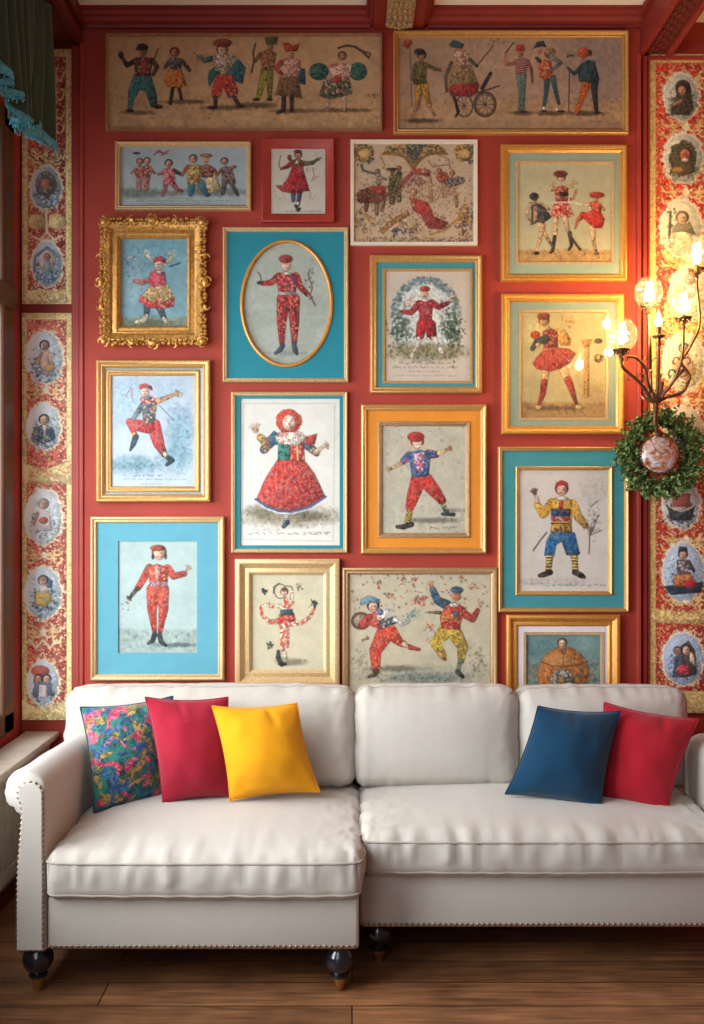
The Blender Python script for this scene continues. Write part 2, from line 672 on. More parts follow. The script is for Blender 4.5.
def p_frieze_left():
    c = Cv(106, 34, 381, 129, (204, 158, 110), seed=3, mott=.1)
    c.ground((192, 144, 92), 92, .5)
    c.dabs([(150, 112, 76), (196, 158, 116), (120, 90, 62)], 120, 243, 108, 135, 16, 1.3, .35, False)
    c.view(100, 25, 4.693)
    for x, y, w in ((180, 412, 75), (400, 360, 95), (600, 388, 120), (760, 380, 60)):
        c.wash((84, 62, 44), x, y, w, 10, .7)
    # dancer in teal breeches with a dark waistcoat
    c.L(DK, 170, 165, 12, 128, 190, 10, 103, 152, 8)
    c.E(DK, 98, 140, 12, 16)
    c.L((96, 70, 58), 243, 165, 13, 268, 195, 10, 250, 232, 9)
    c.K(DK, 3, 255, 160, 272, 112)
    c.G(TEAL, 160, 232, 238, 232, 268, 330, 268, 380, 240, 388, 214, 315, 188, 302, 162, 350, 148, 405, 130, 402, 134, 305).fold(4, .25, 10)
    c.G((86, 52, 46), 160, 158, 200, 146, 248, 160, 236, 238, 166, 238).fleck([(190, 80, 70), (200, 170, 140)], 2, .3)
    c.G((196, 84, 78), 192, 165, 222, 168, 220, 232, 194, 232)
    c.head(203, 124, 22, (150, 100, 78))
    c.G(DK, 168, 118, 176, 92, 205, 86, 228, 100, 222, 118)
    c.E(DK, 140, 402, 18, 8)
    c.E(DK, 272, 384, 22, 10)
    # girl in an orange skirt
    c.L((84, 84, 92), 325, 172, 10, 305, 200, 8)
    c.L((84, 84, 92), 385, 168, 10, 420, 212, 8)
    c.L(DK, 342, 292, 9, 330, 368, 8)
    c.L(DK, 370, 292, 9, 382, 348, 7)
    c.G((92, 92, 100), 320, 160, 350, 150, 390, 162, 378, 214, 332, 214).fleck([(170, 160, 150), (60, 60, 70)], 2, .4)
    c.G((206, 104, 40), 322, 208, 382, 208, 408, 282, 370, 298, 312, 290, 298, 262).fold(4, .25).fleck([(230, 160, 60)], 2, .2)
    c.head(350, 130, 20, (190, 120, 90), (70, 44, 36))
    c.E(RED, 358, 128, 7, 6, line=0)
    # clown with teal cape and red trousers
    c.G((44, 108, 116), 592, 208, 648, 158, 684, 200, 670, 276, 638, 266, 588, 242).fold(5, .22, 30)
    c.G((44, 104, 110), 512, 214, 545, 192, 566, 230, 540, 252, 512, 290, 506, 250)
    c.L((70, 110, 112), 535, 155, 13, 492, 166, 12, 462, 142, 8)
    c.dabs([RED, (220, 190, 120), (70, 90, 60)], 14, 460, 150, 26, 34, .8)
    c.G((188, 52, 44), 548, 232, 622, 232, 650, 310, 642, 338, 602, 342, 580, 292, 562, 342, 522, 336, 524, 296).fold(4.5, .22).fleck([(230, 140, 110)], 2, .12)
    c.G((196, 172, 150), 528, 140, 570, 128, 636, 146, 624, 214, 540, 216).fleck([(150, 90, 80), (230, 215, 190), (120, 110, 110)], 2, .5)
    c.L(DK, 542, 342, 10, 542, 380, 9)
    c.L(DK, 630, 340, 10, 652, 374, 9)
    c.E(DK, 526, 388, 22, 8)
    c.E(DK, 660, 380, 22, 8)
    c.head(574, 120, 24, (226, 190, 160), (138, 66, 40))
    c.E((150, 64, 40), 575, 84, 44, 20, rag=.1)
    c.view(240, 25, 4.693)
    c.wash((84, 62, 44), 80, 372, 90, 10, .6, .2)
    c.wash((84, 62, 44), 260, 404, 100, 10, .7)
    c.wash((84, 62, 44), 490, 400, 120, 10, .7)
    # archer
    c.G((138, 132, 52), 98, 206, 158, 206, 150, 342, 130, 346, 126, 262, 96, 346, 74, 346, 88, 268).fold(4, .2)
    c.G((150, 92, 62), 92, 130, 132, 112, 172, 132, 160, 212, 102, 212).fleck([(190, 140, 90), (110, 60, 44)], 2, .4)
    c.L((150, 96, 70), 95, 140, 10, 70, 170, 8)
    c.K(DK, 4, 72, 88, 62, 130, 66, 170, 54, 222)
    c.head(142, 104, 18, (170, 120, 88))
    c.G((90, 92, 52), 116, 58, 178, 54, 172, 92, 124, 92)
    c.E(DK, 76, 350, 16, 7)
    c.E(DK, 138, 350, 14, 7)
    # woman with red hat and blue cape
    c.G((40, 80, 104), 268, 200, 305, 206, 308, 280, 284, 276, 262, 240)
    c.L(DK, 206, 340, 11, 205, 400, 10, 178, 412, 8)
    c.L(DK, 243, 340, 11, 243, 402, 9)
    c.G((120, 84, 58), 188, 240, 272, 244, 292, 344, 164, 328).fold(4.5, .2)
    c.G((206, 150, 128), 182, 168, 240, 150, 284, 168, 282, 246, 188, 246).fleck([(190, 80, 80), (236, 200, 180), (140, 100, 90)], 2, .5)
    c.L((180, 70, 66), 192, 176, 13, 172, 206, 11, 196, 230, 9)
    c.head(240, 136, 18, (214, 160, 130))
    c.G((196, 64, 40), 200, 84, 228, 84, 246, 98, 282, 86, 268, 122, 214, 126)
    # winged figure
    c.E((44, 96, 84), 370, 219, 46, 40).fleck([(70, 130, 110), (30, 60, 60)], 2, .3)
    c.E((44, 96, 84), 553, 218, 43, 42).fleck([(70, 130, 110), (30, 60, 60)], 2, .3)
    c.L((214, 170, 140), 416, 330, 12, 410, 396, 8)
    c.L((214, 170, 140), 488, 326, 13, 492, 396, 8)
    c.G((70, 74, 56), 400, 246, 516, 256, 528, 322, 430, 350, 368, 334).fleck([(200, 130, 120), (110, 110, 80), (220, 190, 160)], 2.2, .5)
    c.G((208, 160, 140), 416, 188, 470, 176, 524, 190, 510, 262, 430, 262).fleck([(190, 70, 66), (236, 210, 190)], 2, .5)
    c.E((190, 60, 56), 456, 256, 20, 18)
    c.head(480, 148, 18, (190, 130, 100), (70, 50, 40))
    c.K(DK, 5, 462, 108, 500, 96, 540, 102, 572, 122, 600, 150)
    c.K((90, 60, 44), 4, 572, 122, 612, 134, 606, 158)
    c.dabs([DK, (110, 84, 60)], 12, 620, 330, 26, 14, .7, .6)
    return c


def p_frieze_right():
    c = Cv(398, 35, 624, 128, (178, 142, 112), seed=5, mott=.12, cell=14)
    c.ground((192, 146, 94), 99, .6)
    c.wash((132, 116, 112), 600, 60, 40, 40, .6)
    c.wash((176, 144, 116), 500, 60, 60, 26, .4)
    c.dabs([(120, 100, 76), (104, 92, 84)], 90, 512, 98, 110, 10, 1.5, .3, False)
    c.view(390, 25, 5.415)
    c.E((172, 70, 44), 95, 100, 26, 26, rag=.3).fleck([(120, 50, 36), (200, 120, 60)], 2, .5)
    c.K((96, 96, 100), 3, 108, 130, 118, 440)
    c.wash((70, 54, 40), 170, 518, 90, 12, .8)
    c.L((196, 134, 44), 162, 320, 22, 150, 440, 13)
    c.L((196, 134, 44), 186, 320, 20, 212, 432, 13)
    c.L((190, 130, 96), 148, 440, 10, 118, 500, 7)
    c.L((190, 130, 96), 212, 436, 9, 242, 488, 7)
    c.G((112, 98, 54), 136, 206, 172, 192, 200, 206, 196, 318, 124, 322).fold(5, .2)
    c.L((104, 92, 56), 192, 215, 12, 250, 240, 9, 282, 244, 7)
    c.L((196, 136, 100), 282, 244, 8, 322, 234, 7)
    c.L((104, 90, 54), 136, 226, 14, 128, 292, 11, 150, 316, 9)
    c.head(172, 168, 22, (176, 116, 84), (44, 40, 44))
    c.E((42, 48, 58), 160, 145, 28, 18)
    # cart with the bearded rider
    for r_, w in ((58, 5), (48, 2.2)):
        a = np.linspace(0, 2 * PI, 30)
        c.K(DK, w, *[v for t in a for v in (515 + r_ * math.cos(t), 430 + r_ * 1.12 * math.sin(t))])
    a = np.linspace(0, 2 * PI, 26)
    c.K(DK, 3.5, *[v for t in a for v in (402 + 46 * math.cos(t), 438 + 58 * math.sin(t))])
    for i in range(10):
        t = i * PI / 5
        c.K(DK, 1.6, 515, 430, 515 + 54 * math.cos(t), 430 + 60 * math.sin(t))
        c.K(DK, 1.4, 402, 438, 402 + 42 * math.cos(t), 438 + 54 * math.sin(t))
    c.L(DK, 345, 385, 8, 372, 470, 7, 356, 495, 6)
    c.L((104, 84, 60), 332, 206, 10, 302, 280, 8, 306, 362, 6)
    c.G((140, 112, 74), 340, 222, 440, 216, 486, 334, 318, 342).fold(6, .2).fleck([(110, 90, 60), (170, 140, 96)], 2, .3)
    c.L((84, 72, 56), 430, 186, 10, 470, 222, 8)
    c.K(DK, 3, 470, 222, 545, 130, 560, 108)
    c.dabs([DK, (110, 60, 44)], 14, 560, 85, 50, 20, .6, .7)
    c.G((178, 44, 44), 310, 350, 340, 324, 482, 318, 474, 366, 440, 388, 332, 384).fleck([(120, 30, 36), (60, 60, 60)], 2, .3)
    c.L(DK, 545, 262, 9, 500, 342, 11)
    c.K(DK, 4, 470, 368, 592, 330)
    c.E((204, 156, 130), 384, 172, 40, 50, rag=.1).fleck([(190, 80, 70), (230, 200, 170), (120, 80, 60)], 2, .5)
    c.E((226, 180, 150), 380, 160, 17, 20)
    c.G((48, 88, 96), 318, 104, 345, 80, 402, 104, 392, 126, 350, 124, 330, 118)
    c.view(500, 25, 5.415)
    for x, w in ((120, 60), (270, 70), (460, 110)):
        c.wash((70, 54, 40), x, 478, w, 12, .7)
    # striped musician
    c.L((196, 110, 76), 88, 205, 10, 36, 214, 9, 30, 166, 7)
    c.K(DK, 4, 30, 152, 74, 95)
    c.L((150, 70, 60), 150, 195, 10, 170, 240, 8, 176, 312, 5)
    c.L((90, 120, 114), 104, 270, 18, 116, 380, 13, 106, 460, 10)
    c.L((90, 120, 114), 128, 270, 16, 124, 380, 13, 124, 456, 10)
    c.G((120, 52, 52), 84, 188, 118, 178, 156, 188, 142, 268, 86, 268).band((214, 190, 170), 2.2, 80, .45, .6)
    c.head(110, 156, 20, (180, 104, 76))
    c.G(RED, 84, 138, 90, 108, 130, 106, 134, 140)
    c.E(DK, 126, 470, 22, 7)
    # man with a bundle
    c.L((50, 84, 96), 256, 285, 18, 250, 370, 12, 238, 440, 9)
    c.L((50, 84, 96), 288, 285, 16, 300, 350, 12, 318, 424, 9)
    c.G((192, 88, 50), 208, 222, 240, 186, 276, 192, 288, 274, 240, 302, 214, 280).fleck([(220, 170, 120), (130, 50, 40)], 2, .4)
    c.E((150, 116, 84), 270, 150, 30, 32).fleck([(190, 160, 120), (90, 70, 60)], 2, .5)
    c.L((112, 118, 124), 282, 176, 13, 330, 204, 10, 284, 244, 8)
    c.L((60, 60, 70), 214, 196, 11, 200, 180, 9)
    c.head(214, 138, 18, (206, 150, 116))
    c.G((40, 62, 72), 176, 130, 200, 92, 236, 86, 252, 120, 232, 116, 196, 122)
    c.E(CREAM, 238, 452, 9, 12)
    c.E(DK, 236, 466, 14, 6)
    c.E(CREAM, 308, 456, 9, 10)
    c.E(DK, 330, 468, 22, 6)
    # man in a tail coat leaning on a stick
    c.L((36, 48, 56), 508, 315, 20, 516, 400, 14, 522, 466, 10)
    c.L((206, 92, 34), 470, 320, 26, 440, 400, 16, 410, 482, 9)
    c.K(DK, 3, 376, 246, 372, 470)
    c.L((40, 66, 76), 448, 220, 13, 402, 266, 9, 368, 232, 7)
    c.G((38, 66, 76), 436, 210, 478, 188, 514, 198, 538, 292, 530, 336, 502, 312, 430, 306, 422, 272).fold(6, .2, 20)
    c.head(444, 176, 18, (206, 150, 112))
    c.E((198, 78, 36), 452, 150, 32, 28, rag=.08)
    c.E(DK, 488, 150, 10, 16)
    c.dabs([DK], 9, 378, 164, 24, 10, .8)
    c.E((190, 120, 90), 410, 484, 16, 7)
    c.E(DK, 526, 474, 18, 7)
    c.script(470, 590, 522, 6, (90, 74, 60), .5)
    return c


def p_small_blue():
    c = Cv(118, 145, 247, 205, (168, 182, 182), seed=7, mott=.05)
    c.view(110, 135, 4.855)
    c.wash((96, 110, 96), 155, 282, 95, 22, .75)
    c.wash((130, 128, 112), 290, 284, 60, 14, .6)
    c.wash((96, 104, 92), 500, 276, 150, 20, .7)
    for x, y, k in ((145, 150, 1.), (180, 146, 1.)):
        c.L((200, 120, 110), x, 190, 18, x - 4, 260, 12)
        c.E((190, 80, 70), x, y + 28, 26, 30, rag=.15).fleck([(226, 190, 170), (150, 50, 50), (110, 100, 60)], 1.8, .55)
        c.L((200, 110, 90), x - 18, y + 20, 8, x - 40, y + 34, 6)
        c.L((200, 110, 90), x + 18, y + 20, 8, x + 36, y + 38, 6)
        c.head(x, y - 18, 15, (220, 170, 140), (120, 50, 40))
    c.E(DK, 128, 88, 16, 5)
    for q in ((212, 100, 240, 74), (240, 74, 262, 96), (250, 98, 284, 74), (226, 82, 280, 90)):
        c.K((170, 60, 66), 3, *q)
    c.L((188, 92, 96), 272, 230, 14, 268, 262, 10, 256, 292, 8)
    c.L((188, 92, 96), 300, 230, 14, 330, 268, 9, 350, 272, 7)
    c.L((188, 92, 96), 268, 178, 10, 236, 190, 7)
    c.L((70, 74, 84), 308, 172, 11, 348, 192, 7)
    c.G((196, 80, 86), 262, 166, 290, 158, 314, 168, 318, 238, 262, 238).fleck([(230, 160, 150)], 2, .3)
    c.head(285, 140, 17, (214, 160, 130), (50, 40, 44))
    c.L((62, 112, 132), 398, 236, 20, 392, 285, 14)
    c.L((62, 112, 132), 440, 236, 22, 474, 286, 15)
    c.G((186, 150, 70), 374, 146, 410, 140, 446, 150, 436, 240, 376, 240).fleck([(190, 60, 50), (220, 200, 120), (90, 80, 60)], 2, .5)
    c.L((190, 90, 60), 376, 158, 10, 350, 194, 7)
    c.head(404, 118, 18, (214, 160, 130), (120, 56, 36))
    c.L((120, 70, 60), 504, 170, 10, 520, 190, 7)
    c.G((206, 180, 130), 470, 186, 510, 180, 544, 270, 480, 284, 462, 240).fold(4, .15)
    c.G((140, 72, 60), 440, 152, 470, 140, 506, 158, 500, 204, 446, 208).fleck([(190, 120, 90), (80, 50, 50)], 2, .5)
    c.head(465, 120, 17, (224, 170, 140))
    c.E((196, 110, 80), 468, 100, 28, 10)
    c.L((96, 84, 84), 556, 236, 13, 548, 284, 9)
    c.L((96, 84, 84), 590, 236, 12, 620, 290, 8)
    c.L((170, 80, 60), 588, 162, 9, 606, 154, 7)
    c.L((170, 80, 60), 548, 166, 9, 518, 194, 7)
    c.G((122, 92, 84), 542, 160, 566, 150, 594, 160, 612, 236, 544, 236).fleck([(170, 130, 110), (70, 60, 64)], 2, .5)
    c.head(556, 130, 16, (214, 160, 130), (70, 56, 56))
    c.script(130, 600, 320, 8, (104, 112, 110))
    c.script(290, 400, 308, 6, (150, 90, 80))
    c.script(160, 560, 334, 6, (120, 126, 124))
    return c


def p_small_red():
    c = Cv(270, 145, 327, 215, (206, 196, 178), seed=8, mott=.04)
    c.view(255, 130, 7.82)
    c.L((66, 78, 104), 300, 480, 22, 300, 550, 15)
    c.L((66, 78, 104), 352, 480, 20, 336, 584, 14)
    c.L(CREAM, 334, 570, 10, 330, 595, 10)
    c.L(DK, 318, 592, 10, 336, 625, 14, 352, 614, 8)
    c.L((170, 50, 44), 292, 252, 20, 255, 285, 16, 205, 305, 9)
    c.K(DK, 3, 200, 300, 186, 278, 200, 200)
    c.L((104, 92, 56), 380, 262, 20, 450, 257, 15, 485, 232, 9)
    c.dabs([DK, (110, 100, 60)], 12, 494, 226, 30, 20, .7)
    c.E((150, 36, 36), 270, 216, 16, 22)
    c.G((172, 40, 40), 288, 240, 335, 226, 388, 244, 376, 300, 396, 370, 428, 478, 380, 480, 366, 500, 268, 492, 210, 482, 162, 434, 214, 432, 260, 368, 286, 300).fold(5, .22, 12)
    c.E((104, 100, 60), 334, 252, 40, 28, rag=.1).fleck([(60, 66, 44), (170, 150, 90)], 1.6, .5)
    c.E(CREAM, 330, 252, 13, 14, line=.2)
    c.head(338, 200, 27, (208, 140, 112), (96, 38, 36))
    c.E((104, 40, 36), 334, 168, 30, 14)
    for x, y in ((190, 520), (450, 520), (410, 320), (400, 300), (520, 220)):
        c.dabs([(110, 100, 90), (150, 120, 90)], 8, x, y, 50, 40, .5, .6)
    c.K((170, 140, 90), 4, 455, 300, 462, 360, 440, 400, 490, 360)
    c.script(240, 520, 636, 9)
    return c


def p_tapestry():
    c = Cv(354, 143, 474, 242, (202, 172, 136), seed=9, mott=.07)
    c.view(345, 135, 5.03)
    LEAF = [(70, 78, 84), (44, 62, 70), (176, 130, 60), (120, 96, 58), (206, 170, 110), (90, 100, 70)]
    c.G((176, 130, 72), 345, 172, 300, 110, 190, 96, 206, 60, 260, 38, 450, 38, 500, 70, 512, 92, 410, 104, 372, 140, line=.2).fleck(LEAF, 1.7, .75)
    c.G((70, 84, 84), 344, 150, 318, 96, 300, 44, 400, 44, 380, 96, line=0).fleck(LEAF, 1.5, .7)
    c.K((150, 104, 50), 7, 190, 96, 240, 88, 300, 110, 345, 172, 380, 120, 440, 88, 512, 96)
    for x, y in ((95, 88), (600, 88)):
        c.E((190, 140, 64), x, y, 52, 46, rag=.15).fleck(LEAF, 1.7, .65)
        c.E((210, 164, 96), x, y + 6, 30, 22, line=0)
    c.dabs(LEAF, 50, 62, 90, 26, 70, .9, .7, False)
    c.dabs(LEAF, 50, 640, 90, 16, 60, .9, .7, False)
    c.K((60, 80, 80), 6, 82, 152, 92, 178, 126, 188, 160, 196, 178, 220)
    c.dabs([(90, 110, 110), DK], 20, 125, 130, 34, 10, .8)
    # rider on a maned beast
    c.L((120, 66, 44), 110, 340, 14, 106, 380, 8)
    c.L((150, 110, 80), 160, 340, 14, 160, 400, 8)
    c.L((150, 110, 80), 195, 330, 12, 186, 380, 7)
    c.E((128, 66, 46), 150, 300, 64, 44, rag=.15).fleck([(80, 44, 36), (176, 100, 60), (150, 40, 40)], 1.8, .5)
    c.E((104, 52, 40), 94, 310, 36, 36, rag=.2).fleck([(60, 36, 30), (160, 90, 60)], 1.8, .5)
    c.G((176, 52, 46), 140, 270, 170, 250, 204, 260, 206, 310, 168, 304).fold(3, .2)
    c.L((150, 140, 120), 170, 240, 14, 168, 200, 13)
    c.head(165, 184, 11, (200, 150, 116), (80, 70, 60))
    c.L((150, 140, 120), 172, 214, 8, 206, 222, 6)
    # pair of dark figures
    for x, t in ((240, 190), (272, 176)):
        c.L((84, 74, 48), x, t + 20, 16, x - 6, t + 80, 18, x - 2, t + 150, 14).fleck([(140, 120, 70), (50, 50, 40), (180, 150, 100)], 1.7, .5)
        c.head(x, t - 6, 11, (180, 130, 96), (70, 56, 40))
    c.E((80, 60, 40), 236, 172, 28, 7)
    # canopy and enthroned lady
    c.G((176, 122, 116), 345, 180, 300, 240, 318, 262, 345, 232, 372, 262, 410, 240).fleck([(200, 150, 140), (140, 90, 90)], 2, .4)
    c.L((172, 70, 60), 350, 182, 10, 300, 226, 10, 290, 260, 8)
    c.L((172, 70, 60), 350, 182, 10, 420, 200, 10, 430, 250, 8)
    c.E((190, 80, 60), 380, 186, 50, 16, rag=.2).fleck([(220, 160, 120), (120, 40, 40)], 1.8, .5)
    c.L((196, 156, 110), 425, 220, 12, 434, 330, 10)
    c.G((172, 50, 46), 332, 330, 372, 322, 420, 340, 448, 410, 520, 440, 500, 476, 420, 470, 380, 400, 340, 380).fold(4, .22, 40)
    c.E((204, 90, 60), 345, 320, 16, 44).fleck([(226, 180, 120), (150, 40, 40)], 1.8, .4)
    c.head(345, 290, 16, (222, 176, 140), (170, 90, 50))
    # dancers at the right
    c.L((206, 160, 116), 500, 240, 14, 470, 290, 11, 450, 335, 7)
    c.L((206, 160, 116), 530, 250, 14, 556, 300, 9, 562, 360, 6)
    c.L((206, 160, 116), 520, 260, 12, 500, 310, 9)
    c.E((176, 56, 44), 490, 212, 32, 26, rag=.2).fleck([(210, 120, 70), (120, 40, 36)], 1.8, .5)
    c.E((66, 84, 100), 552, 234, 52, 22, rot=-10, rag=.2).fleck([(120, 130, 130), (44, 50, 60), (200, 180, 150)], 1.8, .5)
    c.head(474, 182, 12, (206, 150, 116), (170, 70, 40))
    c.head(540, 196, 12, (206, 150, 116), (170, 60, 40))
    # banks and flowers
    c.G((190, 130, 56), 170, 480, 240, 420, 310, 380, 330, 400, 250, 450, 190, 500, line=.2).fleck(LEAF, 2, .3)
    c.G((206, 176, 136), 290, 420, 366, 424, 362, 480, 300, 476).fold(3, .1)
    c.dabs([(60, 80, 110), (40, 56, 84), (140, 130, 80)], 60, 260, 470, 44, 30, .9, .8)
    c.dabs([(60, 80, 110), (180, 60, 50), (206, 170, 110)], 30, 330, 490, 50, 14, .9, .8)
    c.dabs([(196, 140, 56), (150, 110, 56), (60, 76, 100), (120, 60, 40)], 150, 610, 430, 44, 100, 1., .8)
    c.dabs([(196, 140, 56), (206, 170, 110), (60, 76, 90)], 90, 80, 450, 40, 80, 1., .8)
    c.K((190, 130, 56), 6, 600, 350, 570, 420, 500, 480, 430, 500)
    c.K((190, 130, 56), 5, 80, 380, 130, 440, 150, 450)
    c.dabs([(150, 96, 50), (180, 130, 70), (90, 70, 60)], 140, 350, 525, 300, 10, .8, .8, False)
    c.dabs([(90, 60, 50)], 30, 380, 300, 280, 120, .5, .5, False)
    c.dabs([(110, 76, 56), (150, 104, 70), (80, 66, 60), (196, 160, 120), (160, 80, 60)], 260, 170, 300, 110, 120, .7, .6)
    c.dabs([(110, 76, 56), (150, 104, 70), (80, 84, 90), (206, 170, 130), (170, 70, 56)], 260, 520, 250, 110, 110, .7, .6)
    c.dabs([(150, 96, 70), (190, 120, 90), (100, 70, 60), (214, 176, 130)], 240, 360, 260, 90, 100, .7, .55)
    c.dabs([(176, 60, 50), (150, 90, 60), (206, 150, 90), (70, 84, 100)], 200, 420, 430, 150, 90, .8, .6)
    c.dabs([(206, 150, 90), (150, 100, 60), (90, 90, 80)], 160, 200, 440, 110, 80, .8, .6)
    c.L((214, 166, 126), 230, 470, 12, 280, 440, 10, 310, 450, 6)
    c.head(226, 452, 12, (214, 166, 126), (150, 100, 60))
    for q in ((60, 390, 90, 360, 110, 400, 140, 420), (560, 470, 600, 430, 620, 360), (180, 110, 200, 150, 190, 170), (420, 130, 440, 160, 520, 150), (470, 100, 520, 120, 530, 170)):
        c.K((110, 80, 60), 2.2, *q)
    return c


def p_trio():
    c = Cv(518, 163, 612, 262, (190, 182, 142), seed=11, mott=.06, cell=14)
    c.view(515, 160, 7.04)
    c.ground((190, 142, 80), 622, .85, 2.)
    c.dabs([(130, 92, 52), (214, 166, 96)], 60, 350, 665, 320, 36, 1., .5, False)
    # middle figure
    c.L((230, 190, 140), 290, 400, 18, 284, 500, 15, 268, 630, 11)
    c.L((60, 54, 50), 280, 540, 12, 264, 640, 11, 250, 652, 9)
    c.L((230, 190, 140), 352, 400, 18, 372, 490, 14)
    c.L((56, 50, 48), 385, 515, 16, 398, 600, 11, 380, 630, 9)
    c.L((70, 58, 50), 398, 550, 10, 440, 606, 9, 460, 630, 9)
    c.L((226, 182, 134), 290, 205, 13, 248, 212, 11, 276, 164, 8)
    c.L((226, 182, 134), 370, 190, 13, 404, 184, 10, 412, 152, 8, 436, 164, 6)
    c.L((220, 160, 116), 378, 282, 9, 414, 268, 9, 432, 214, 7).fleck([RED, (230, 200, 150)], 1.6, .4)
    c.G((186, 66, 52), 278, 196, 330, 178, 376, 196, 368, 294, 288, 296).fleck([(226, 180, 120), (110, 36, 36)], 1.7, .3)
    c.E((70, 40, 44), 344, 240, 32, 18)
    c.G((198, 62, 56), 278, 300, 376, 300, 416, 388, 370, 408, 330, 396, 290, 412, 252, 384).fold(3.5, .25).fleck([(238, 214, 180), (236, 160, 130)], 1.8, .4)
    c.K(CREAM, 6, 240, 306, 300, 298, 380, 298, 480, 312)
    c.head(326, 126, 27, (234, 190, 150), (120, 52, 36))
    c.E((134, 50, 36), 320, 98, 48, 24, rag=.06)
    # left figure in dark dress
    c.L((222, 176, 130), 180, 450, 22, 205, 510, 14, 262, 610, 8)
    c.L((222, 176, 130), 196, 460, 20, 176, 560, 13, 152, 640, 8)
    c.E(DK, 150, 656, 22, 12)
    c.L((222, 176, 130), 110, 310, 14, 84, 360, 11, 96, 420, 9)
    c.L((222, 176, 130), 180, 310, 12, 240, 348, 9)
    c.G((66, 66, 78), 116, 322, 160, 302, 206, 330, 258, 402, 200, 446, 166, 436, 110, 462).fold(5, .25, 15)
    c.G((206, 160, 116), 130, 330, 160, 318, 160, 420, 128, 440).fold(4, .15)
    c.head(140, 290, 20, (214, 160, 120))
    c.E((62, 56, 60), 134, 256, 32, 28, rag=.15)
    # right figure in red
    c.L((200, 92, 60), 480, 386, 22, 440, 430, 12, 424, 480, 7)
    c.L((226, 180, 130), 548, 470, 22, 552, 570, 13, 570, 640, 8)
    c.E((150, 110, 70), 574, 660, 20, 10)
    c.L((226, 180, 130), 540, 310, 12, 488, 318, 8)
    c.L((226, 180, 130), 596, 320, 12, 626, 350, 9)
    c.G((198, 70, 52), 530, 300, 570, 286, 612, 306, 604, 372, 524, 366).fleck([(230, 150, 100)], 1.8, .25)
    c.G((214, 46, 40), 452, 384, 530, 360, 606, 366, 634, 420, 612, 478, 556, 480, 512, 440).fold(4, .22)
    c.E(CREAM, 532, 340, 10, 20)
    c.head(574, 272, 18, (222, 166, 120))
    c.E((188, 60, 44), 576, 246, 52, 22, rag=.12)
    return c


def p_lady():
    c = Cv(521, 312, 606, 418, (192, 172, 118), seed=12, mott=.08, cell=14)
    c.view(500, 290, 5.415)
    c.ground((170, 124, 70), 600, .8, 2.)
    c.wash((206, 190, 130), 200, 220, 100, 100, .5)
    c.wash((150, 110, 60), 500, 560, 60, 60, .4)
    c.dabs([(120, 86, 48), (206, 156, 90)], 50, 350, 640, 230, 34, 1., .5, False)
    c.wash((90, 66, 40), 290, 640, 130, 12, .6)
    # pillar with vase
    c.L((196, 140, 70), 470, 310, 14, 468, 570, 15, line=.3).fold(2.5, .12)
    c.G((206, 130, 60), 438, 270, 500, 268, 482, 306, 456, 306)
    c.E((90, 70, 50), 532, 276, 22, 14)
    c.E((150, 110, 60), 535, 370, 24, 24, rag=.2).fleck([DK, (206, 170, 100)], 1.8, .5)
    c.dabs([(200, 150, 70), (150, 110, 56)], 40, 380, 170, 40, 44, .8, .6)
    c.L((224, 176, 116), 250, 430, 22, 240, 500, 17)
    c.L((224, 176, 116), 345, 430, 24, 370, 500, 17)
    c.L((168, 48, 44), 240, 500, 19, 232, 560, 16, 212, 622, 9).fold(3, .15)
    c.L((168, 48, 44), 370, 488, 20, 392, 550, 16, 412, 612, 9).fold(3, .15)
    c.E((214, 186, 130), 208, 636, 18, 12)
    c.E((214, 186, 130), 428, 634, 20, 12)
    c.G((206, 140, 60), 300, 210, 350, 214, 386, 268, 380, 300, 330, 300, 310, 260).fold(4, .2, 30)
    c.G((140, 52, 46), 230, 226, 270, 204, 312, 224, 314, 312, 236, 324).fleck([(200, 120, 80), (90, 36, 36)], 1.8, .4)
    c.G((206, 110, 76), 232, 316, 312, 310, 316, 330, 234, 336)
    c.L((66, 74, 70), 250, 264, 22, 200, 282, 18, 176, 318, 13)
    c.E((196, 70, 44), 192, 244, 26, 22)
    c.E((222, 180, 120), 206, 298, 14, 12)
    c.G((172, 46, 44), 230, 330, 320, 314, 372, 318, 414, 344, 380, 392, 330, 426, 270, 442, 200, 428, 176, 398, 200, 362).fold(4.2, .25).fleck([(204, 90, 70)], 2, .15)
    c.L((224, 176, 120), 262, 204, 12, 250, 190, 13)
    c.head(238, 172, 26, (230, 184, 130), (136, 66, 40))
    c.E((150, 62, 40), 236, 142, 34, 20, rag=.05)
    return c


